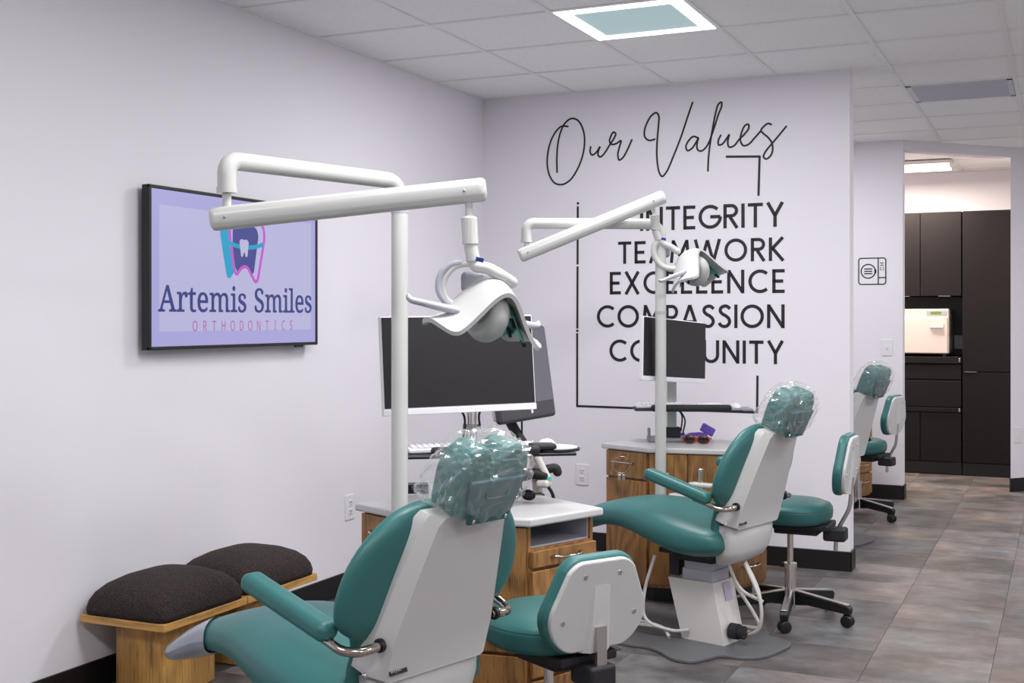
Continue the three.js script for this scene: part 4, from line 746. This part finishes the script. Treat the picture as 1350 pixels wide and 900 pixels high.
{ // niche cabinet
  const post = atDepth(621, 500, 4.15).setY(0.756), yaw = YAW + 0.2;
  const m = thing('desk_mount', 'chrome post mount with black keyboard tray on the cabinet with the open niche', 'desk mount', post.toArray(), yaw);
  part(m, 'foot', [rbox(0.2, 0.02, 0.16, 0.006, 0, 0.011, 0)], M.midGrey); part(m, 'post', cyl(0.02, 0.02, 0.40, 0, 0.02, 0), M.chrome); part(m, 'collar', cyl(0.029, 0.029, 0.016, 0, 0.248, 0), M.midGrey);
  part(m, 'bracket', [rbox(0.06, 0.03, 0.05, 0.005, 0.0, 0.4, 0.0)], M.brushed);
  for (const g of [tube([[-0.06, 0.33, 0.01], [-0.03, 0.3, 0.02], [-0.025, 0.26, 0.02], [-0.03, 0.2, 0.0]], 0.004, 24, 8), tube([[0.05, 0.34, 0.01], [0.025, 0.3, 0.02], [0.028, 0.25, 0.02]], 0.004, 24, 8)]) part(m, 'cable', g, M.black);
  part(m, 'tray', [rbox(0.58, 0.012, 0.22, 0.006, 0.035, 0.175, 0.08)], M.black);
  part(m, 'wrist_rest', rbox(0.36, 0.026, 0.055, 0.012, 0.02, 0.192, 0.175, 4), M.softBlack);
  part(m, 'mouse_shelf', cyl(0.09, 0.09, 0.008, 0.265, 0.181, 0.1, 40), M.black); part(m, 'shelf_rest', rbox(0.09, 0.024, 0.06, 0.011, 0.215, 0.198, 0.15, 4), M.softBlack);
  const L = (x, y, z) => V3(x, y, z).applyAxisAngle(UP, yaw).add(post);
  keyboard('white keyboard on the tray above the cabinet with the open niche', L(-0.01, 0.182, 0.075).toArray(), yaw);
  single('mouse_pad', 'round pale mouse pad at the tray end beside the scanner', 'mouse pad', cyl(0.08, 0.08, 0.003, L(0.268, 0, 0.1).x, L(0, 0.1895, 0).y, L(0.268, 0, 0.1).z, 40), std({ color: 0xc9d6dc, roughness: 0.5 }));
  mouse('white mouse on the round pale mouse pad', L(0.25, 0.193, 0.07).toArray(), yaw, M.bezelWhite);
  monitor('large switched off monitor with white lower edge on a round chrome post', atDepth(606.5, 479.5, 4.06).toArray(), YAW + 0.42, -0.09, 0.012, 0.548, 0.325);
  const b = V3(1.165, 0.756, 2.985); const bx = thing('small_box', 'small black box on the white worktop of the niche cabinet', 'box', b.toArray(), YAW + 0.1); part(bx, 'case', rbox(0.075, 0.032, 0.07, 0.004, 0.02, 0.017, 0), M.black); part(bx, 'label', box(0.025, 0.006, 0.001, 0.02, 0.018, 0.0355), M.midGrey);
}
function glasses(label, pos, turn, frameM, lensM, s = 1) {
  const t = thing('safety_glasses', label, 'glasses', pos, turn);
  for (const k of [-1, 1]) { const g = new THREE.SphereGeometry(1, 20, 14).scale(0.031 * s, 0.021 * s, 0.006).translate(k * 0.034 * s, 0.022, 0.0); part(t, 'lens', g, lensM); part(t, 'rim', new THREE.TorusGeometry(1, 0.13, 8, 28).scale(0.031 * s, 0.021 * s, 0.025).translate(k * 0.034 * s, 0.022, 0), frameM); part(t, 'temple', cappedTube([[k * 0.064 * s, 0.028, -0.002], [k * 0.07 * s, 0.026, -0.03], [k * 0.05 * s, 0.012, -0.09]], 0.004, 20, 8), frameM); }
  part(t, 'bridge', cappedTube([[-0.008, 0.026, 0], [0, 0.03, 0.002], [0.008, 0.026, 0]], 0.004, 10, 8), frameM);
  return t;
}
glasses('dark safety glasses lying on the white worktop of the niche cabinet', [1.6, 0.7565, 3.0], YAW - 0.5, M.black, M.lens, 0.8);
// intraoral scanner behind the near cabinet
{
  const Z = 4.62, c = (x, y, z = Z) => atDepth(x, y, z), b = V3(1.50, 0, 2.44), t = thing('scanner_cart', 'white and black scanner cart with tilted dark screen and aqua trim behind the niche cabinet', 'scanner', b.toArray());
  const l = (v) => v.clone().sub(b), pc = c(687, 492, 4.62);
  const sc = part(t, 'screen_case', rbox(0.40, 0.36, 0.03, 0.016, 0, 0, 0, 4), std({ color: 0x47434a, roughness: 0.3 }), 'dark grey tilted screen'); sc.position.copy(l(pc)); sc.rotation.order = 'YXZ'; sc.rotation.set(-0.14, YAW + 1.0, 0.02);
  part(sc, 'glass', box(0.375, 0.28, 0.002, 0, 0.025, 0.0155), std({ color: 0x6a6972, roughness: 0.08 })); part(sc, 'back_cover', rbox(0.38, 0.34, 0.03, 0.02, 0, 0, -0.02, 4), M.white); part(sc, 'indicator', box(0.014, 0.014, 0.001, 0.02, -0.148, 0.0155), M.bezelWhite);
  part(t, 'neck', [tube([l(c(667, 545, 4.66)), l(c(676, 562, 4.64)), l(c(690, 585, 4.62)), l(c(704, 600, 4.62))], 0.02, 24, 14)], M.softBlack);
  part(t, 'stand_tube', [rod(l(c(698, 582)).toArray(), l(c(723, 632)).toArray(), 0.014)], M.white); part(t, 'aqua_ring', rod(l(c(721.5, 629)).toArray(), l(c(723.5, 633)).toArray(), 0.0155), M.aqua);
  part(t, 'tube_foot', [rbox(0.05, 0.03, 0.05, 0.012).translate(...l(c(717, 637)).toArray())], M.white);
  for (const g of [cappedTube([l(c(690, 627)), l(c(703, 624)), l(c(717, 627))], 0.021, 20, 12), cappedTube([l(c(722, 618, 4.7)), l(c(732, 617, 4.7)), l(c(735, 622, 4.7))], 0.018, 20, 12)]) part(t, 'wand_cradle', g, M.softBlack);
  for (const g of [tube([l(c(722, 640)), l(c(728, 650)), l(c(731, 662))], 0.007, 20, 8), tube([l(c(688, 555)), l(c(688, 600)), l(c(687, 640)), l(c(689, 646))], 0.004, 20, 8)]) part(t, 'cable', g, M.black);
  part(t, 'column', rod([0.0, 0.06, 0], l(c(704, 602, 4.66)).toArray(), 0.02), M.white);
  part(t, 'cart_base', [cyl(0.15, 0.13, 0.03, 0, 0.035, 0, 32)], M.white);
  for (let k = 0; k < 4; k++) part(t, 'caster', rod([0.11 * Math.cos(k * 1.57 + 0.4), 0.019, 0.11 * Math.sin(k * 1.57 + 0.4) - 0.01], [0.11 * Math.cos(k * 1.57 + 0.4), 0.019, 0.11 * Math.sin(k * 1.57 + 0.4) + 0.01], 0.018), M.black);
}
{ // second cabinet
  const post = V3(1.46, 0.756, 0.80), yaw = YAW - 0.02;
  const m = thing('desk_mount', 'grey post mount with dark keyboard tray on the cabinet by the values wall', 'desk mount', post.toArray(), yaw);
  part(m, 'foot', [rbox(0.3, 0.018, 0.16, 0.006, 0.03, 0.01, 0), rbox(0.012, 0.05, 0.05, 0.004, -0.115, 0.04, 0)], M.midGrey); part(m, 'post', rbox(0.05, 0.46, 0.035, 0.004, 0, 0.24, 0), M.brushed); part(m, 'bracket', rbox(0.07, 0.014, 0.05, 0.003, 0, 0.37, 0), M.softBlack); part(m, 'post_socket', rbox(0.09, 0.05, 0.06, 0.006, 0, 0.045, 0), M.softBlack);
  for (const g of [tube([[0.02, 0.17, 0.02], [0.05, 0.13, 0.03], [0.045, 0.05, 0.03]], 0.004, 24, 8), tube([[0.03, 0.17, 0.02], [0.065, 0.11, 0.03], [0.055, 0.04, 0.03]], 0.004, 24, 8), tube([[0.02, 0.40, 0.02], [0.05, 0.42, 0.03], [0.07, 0.43, 0.03]], 0.005, 20, 8)]) part(m, 'cable', g, M.black);
  part(m, 'tray', [rbox(0.54, 0.01, 0.2, 0.005, 0.07, 0.168, 0.07)], M.softBlack); part(m, 'wrist_rest', rbox(0.4, 0.034, 0.05, 0.014, 0.08, 0.178, 0.165, 4), M.softBlack);
  part(m, 'mouse_shelf', rbox(0.14, 0.012, 0.16, 0.005, 0.32, 0.17, 0.09), M.midGrey);
  const L = (x, y, z) => V3(x, y, z).applyAxisAngle(UP, yaw).add(post);
  keyboard('white keyboard on the tray above the cabinet by the values wall', L(0.03, 0.174, 0.07).toArray(), yaw);
  mouse('white mouse on the tray above the cabinet by the values wall', L(0.31, 0.177, 0.09).toArray(), yaw, M.bezelWhite);
  monitor('switched off monitor on the grey post in front of the values lettering', atDepth(890.5, 462, 5.98).toArray(), YAW + 0.83, -0.03, -0.066, 0.535, 0.308);
  glasses('dark safety glasses with red temples on the worktop by the values wall', onAxis(918, 585, 'y', 0.757).toArray(), YAW - 0.25, M.rust, M.lens, 1.0);
  const pg = onAxis(922, 578, 'y', 0.757), t = thing('purple_goggles', 'purple wraparound goggles lying behind the dark glasses', 'glasses', pg.toArray(), YAW);
  part(t, 'front', loft([[-0.09, 0.012], [-0.05, 0.03], [0, 0.034], [0.04, 0.028]].map(([x, hh]) => [V3(x, 0.001, 0.02), V3(x, 0.001, -0.02), V3(x, hh, -0.012), V3(x, hh, 0.008)]), true, 0.6), M.purple);
  part(t, 'side_shield', rbox(0.075, 0.045, 0.02, 0.008, 0, 0, 0, 3).rotateZ(-0.5).translate(0.045, 0.045, -0.012), M.purple); part(t, 'temple', rbox(0.04, 0.03, 0.012, 0.005, -0.095, 0.016, 0.0, 2), M.purple);
  // key ring on the drawer handle
  const kr = thing('key_ring', 'metal hoop with two small padlocks hanging on the drawer handle', 'keys', onAxis(819.5, 612.5, 'z', 1.19).toArray(), YAW - 0.1);
  part(kr, 'hoop', new THREE.TorusGeometry(0.041, 0.0024, 8, 40), M.nickel); for (const s of [-1, 1]) part(kr, 'padlock', [rbox(0.014, 0.032, 0.01, 0.003, s * 0.011, -0.062, 0), new THREE.TorusGeometry(0.006, 0.002, 6, 16).translate(s * 0.011, -0.044, 0)], M.brushed);
}

// ---------------------------------------------------------------- dark cabinets in the far room
{
  const zf = -4.55, zb = WALL_Z0, bx2 = (x0, x1, y0, y1, z0, z1) => rbox(x1 - x0, y1 - y0, z1 - z0, 0.003, (x0 + x1) / 2, (y0 + y1) / 2, (z0 + z1) / 2, 1);
  const tall = thing('tall_cabinet', 'tall black laminate cabinet with two doors beside the sterilizer niche', 'cabinet', [2.76, 0, zf]);
  const loc = (t, g) => g.translate(-t.position.x, -t.position.y, -t.position.z);
  part(tall, 'carcass', loc(tall, bx2(2.472, 3.045, 0.115, 2.325, zb + 0.005, zf - 0.022)), M.darkLam); part(tall, 'plinth', loc(tall, bx2(2.472, 3.045, 0.002, 0.113, zb + 0.02, zf - 0.03)), M.black);
  const d1 = part(tall, 'door', loc(tall, bx2(2.475, 3.04, 0.918, 2.325, zf - 0.02, zf)), M.darkLam); part(tall, 'door', loc(tall, bx2(2.475, 3.04, 0.118, 0.908, zf - 0.02, zf)), M.darkLam);
  part(d1, 'edge_pull', loc(tall, box(0.1, 0.004, 0.012, 2.54, 0.914, zf + 0.002)), M.midGrey);
  const up = thing('wall_cabinet', 'black laminate wall cabinet above the sterilizer', 'cabinet', [2.0, 1.58, zf]);
  part(up, 'carcass', loc(up, bx2(1.3, 2.466, 1.585, 2.325, zb + 0.005, zf - 0.022)), M.darkLam);
  for (const [a, b] of [[1.303, 1.7], [1.706, 2.118], [2.124, 2.464]]) { const d = part(up, 'door', loc(up, bx2(a, b, 1.582, 2.325, zf - 0.02, zf)), M.darkLam); part(d, 'edge_pull', loc(up, box(0.1, 0.004, 0.01, b - 0.14, 1.58, zf - 0.005)), M.midGrey); }
  const lo = thing('base_cabinet', 'black laminate base cabinet with drawer fronts under the sterilizer', 'cabinet', [2.0, 0, zf]);
  part(lo, 'carcass', loc(lo, bx2(1.3, 2.466, 0.115, 0.98, zb + 0.005, zf - 0.022)), M.darkLam); part(lo, 'plinth', loc(lo, bx2(1.3, 2.466, 0.002, 0.113, zb + 0.02, zf - 0.03)), M.black);
  single('niche_panel', 'black panel at the back of the sterilizer niche', 'panel', bx2(1.3, 2.466, 1.046, 1.583, zb + 0.005, zb + 0.1), M.black);
  part(lo, 'counter', loc(lo, bx2(1.3, 2.466, 0.985, 1.043, zb + 0.005, zf + 0.01)), M.darkLam);
  for (const [y0, y1] of [[0.845, 0.97], [0.60, 0.83]]) part(lo, 'drawer', loc(lo, bx2(1.303, 2.463, y0, y1, zf - 0.02, zf)), M.darkLam);
  part(lo, 'rail', loc(lo, bx2(1.303, 2.463, 0.555, 0.592, zf - 0.02, zf + 0.008)), M.darkLam);
  for (const [a, b] of [[1.303, 2.118], [2.124, 2.463]]) part(lo, 'door', loc(lo, bx2(a, b, 0.118, 0.55, zf - 0.02, zf)), M.darkLam);
  for (const y of [1.014, 0.575]) part(lo, 'end_cap', loc(lo, rbox(0.012, 0.03, 0.004, 0.001, 2.45, y, zf + 0.0115)), M.chrome);
  const ac = thing('sterilizer', 'cream bench sterilizer with green display in the black niche', 'sterilizer', [2.12, 1.043, zf - 0.25]);
  part(ac, 'casing', rbox(0.52, 0.40, 0.44, 0.012, -0.02, 0.226, 0.0, 3), M.cream); part(ac, 'door', rbox(0.5, 0.32, 0.02, 0.008, -0.02, 0.19, 0.228, 3), M.cream); part(ac, 'control_strip', rbox(0.17, 0.035, 0.006, 0.002, 0.135, 0.39, 0.222), M.grey);
  part(ac, 'display', box(0.09, 0.018, 0.002, 0.13, 0.392, 0.226), std({ color: 0x102008, emissive: 0x9fd43a, emissiveIntensity: 0.7 }), 'lit green display'); part(ac, 'door_handle', [rbox(0.115, 0.05, 0.008, 0.003, 0.14, 0.275, 0.24), rbox(0.11, 0.012, 0.02, 0.003, 0.14, 0.262, 0.245)], M.cream); part(ac, 'foot', [box(0.03, 0.028, 0.03, 0.2, 0.015, 0.18), box(0.03, 0.028, 0.03, -0.24, 0.015, 0.18), box(0.03, 0.028, 0.03, 0.2, 0.015, -0.18), box(0.03, 0.028, 0.03, -0.24, 0.015, -0.18)], M.black);
  outlet('wall_outlet', 'dark outlet in the niche beside the sterilizer', [2.405, 1.165, zb + 0.1], 0);
}
renderer.render(scene, camera);
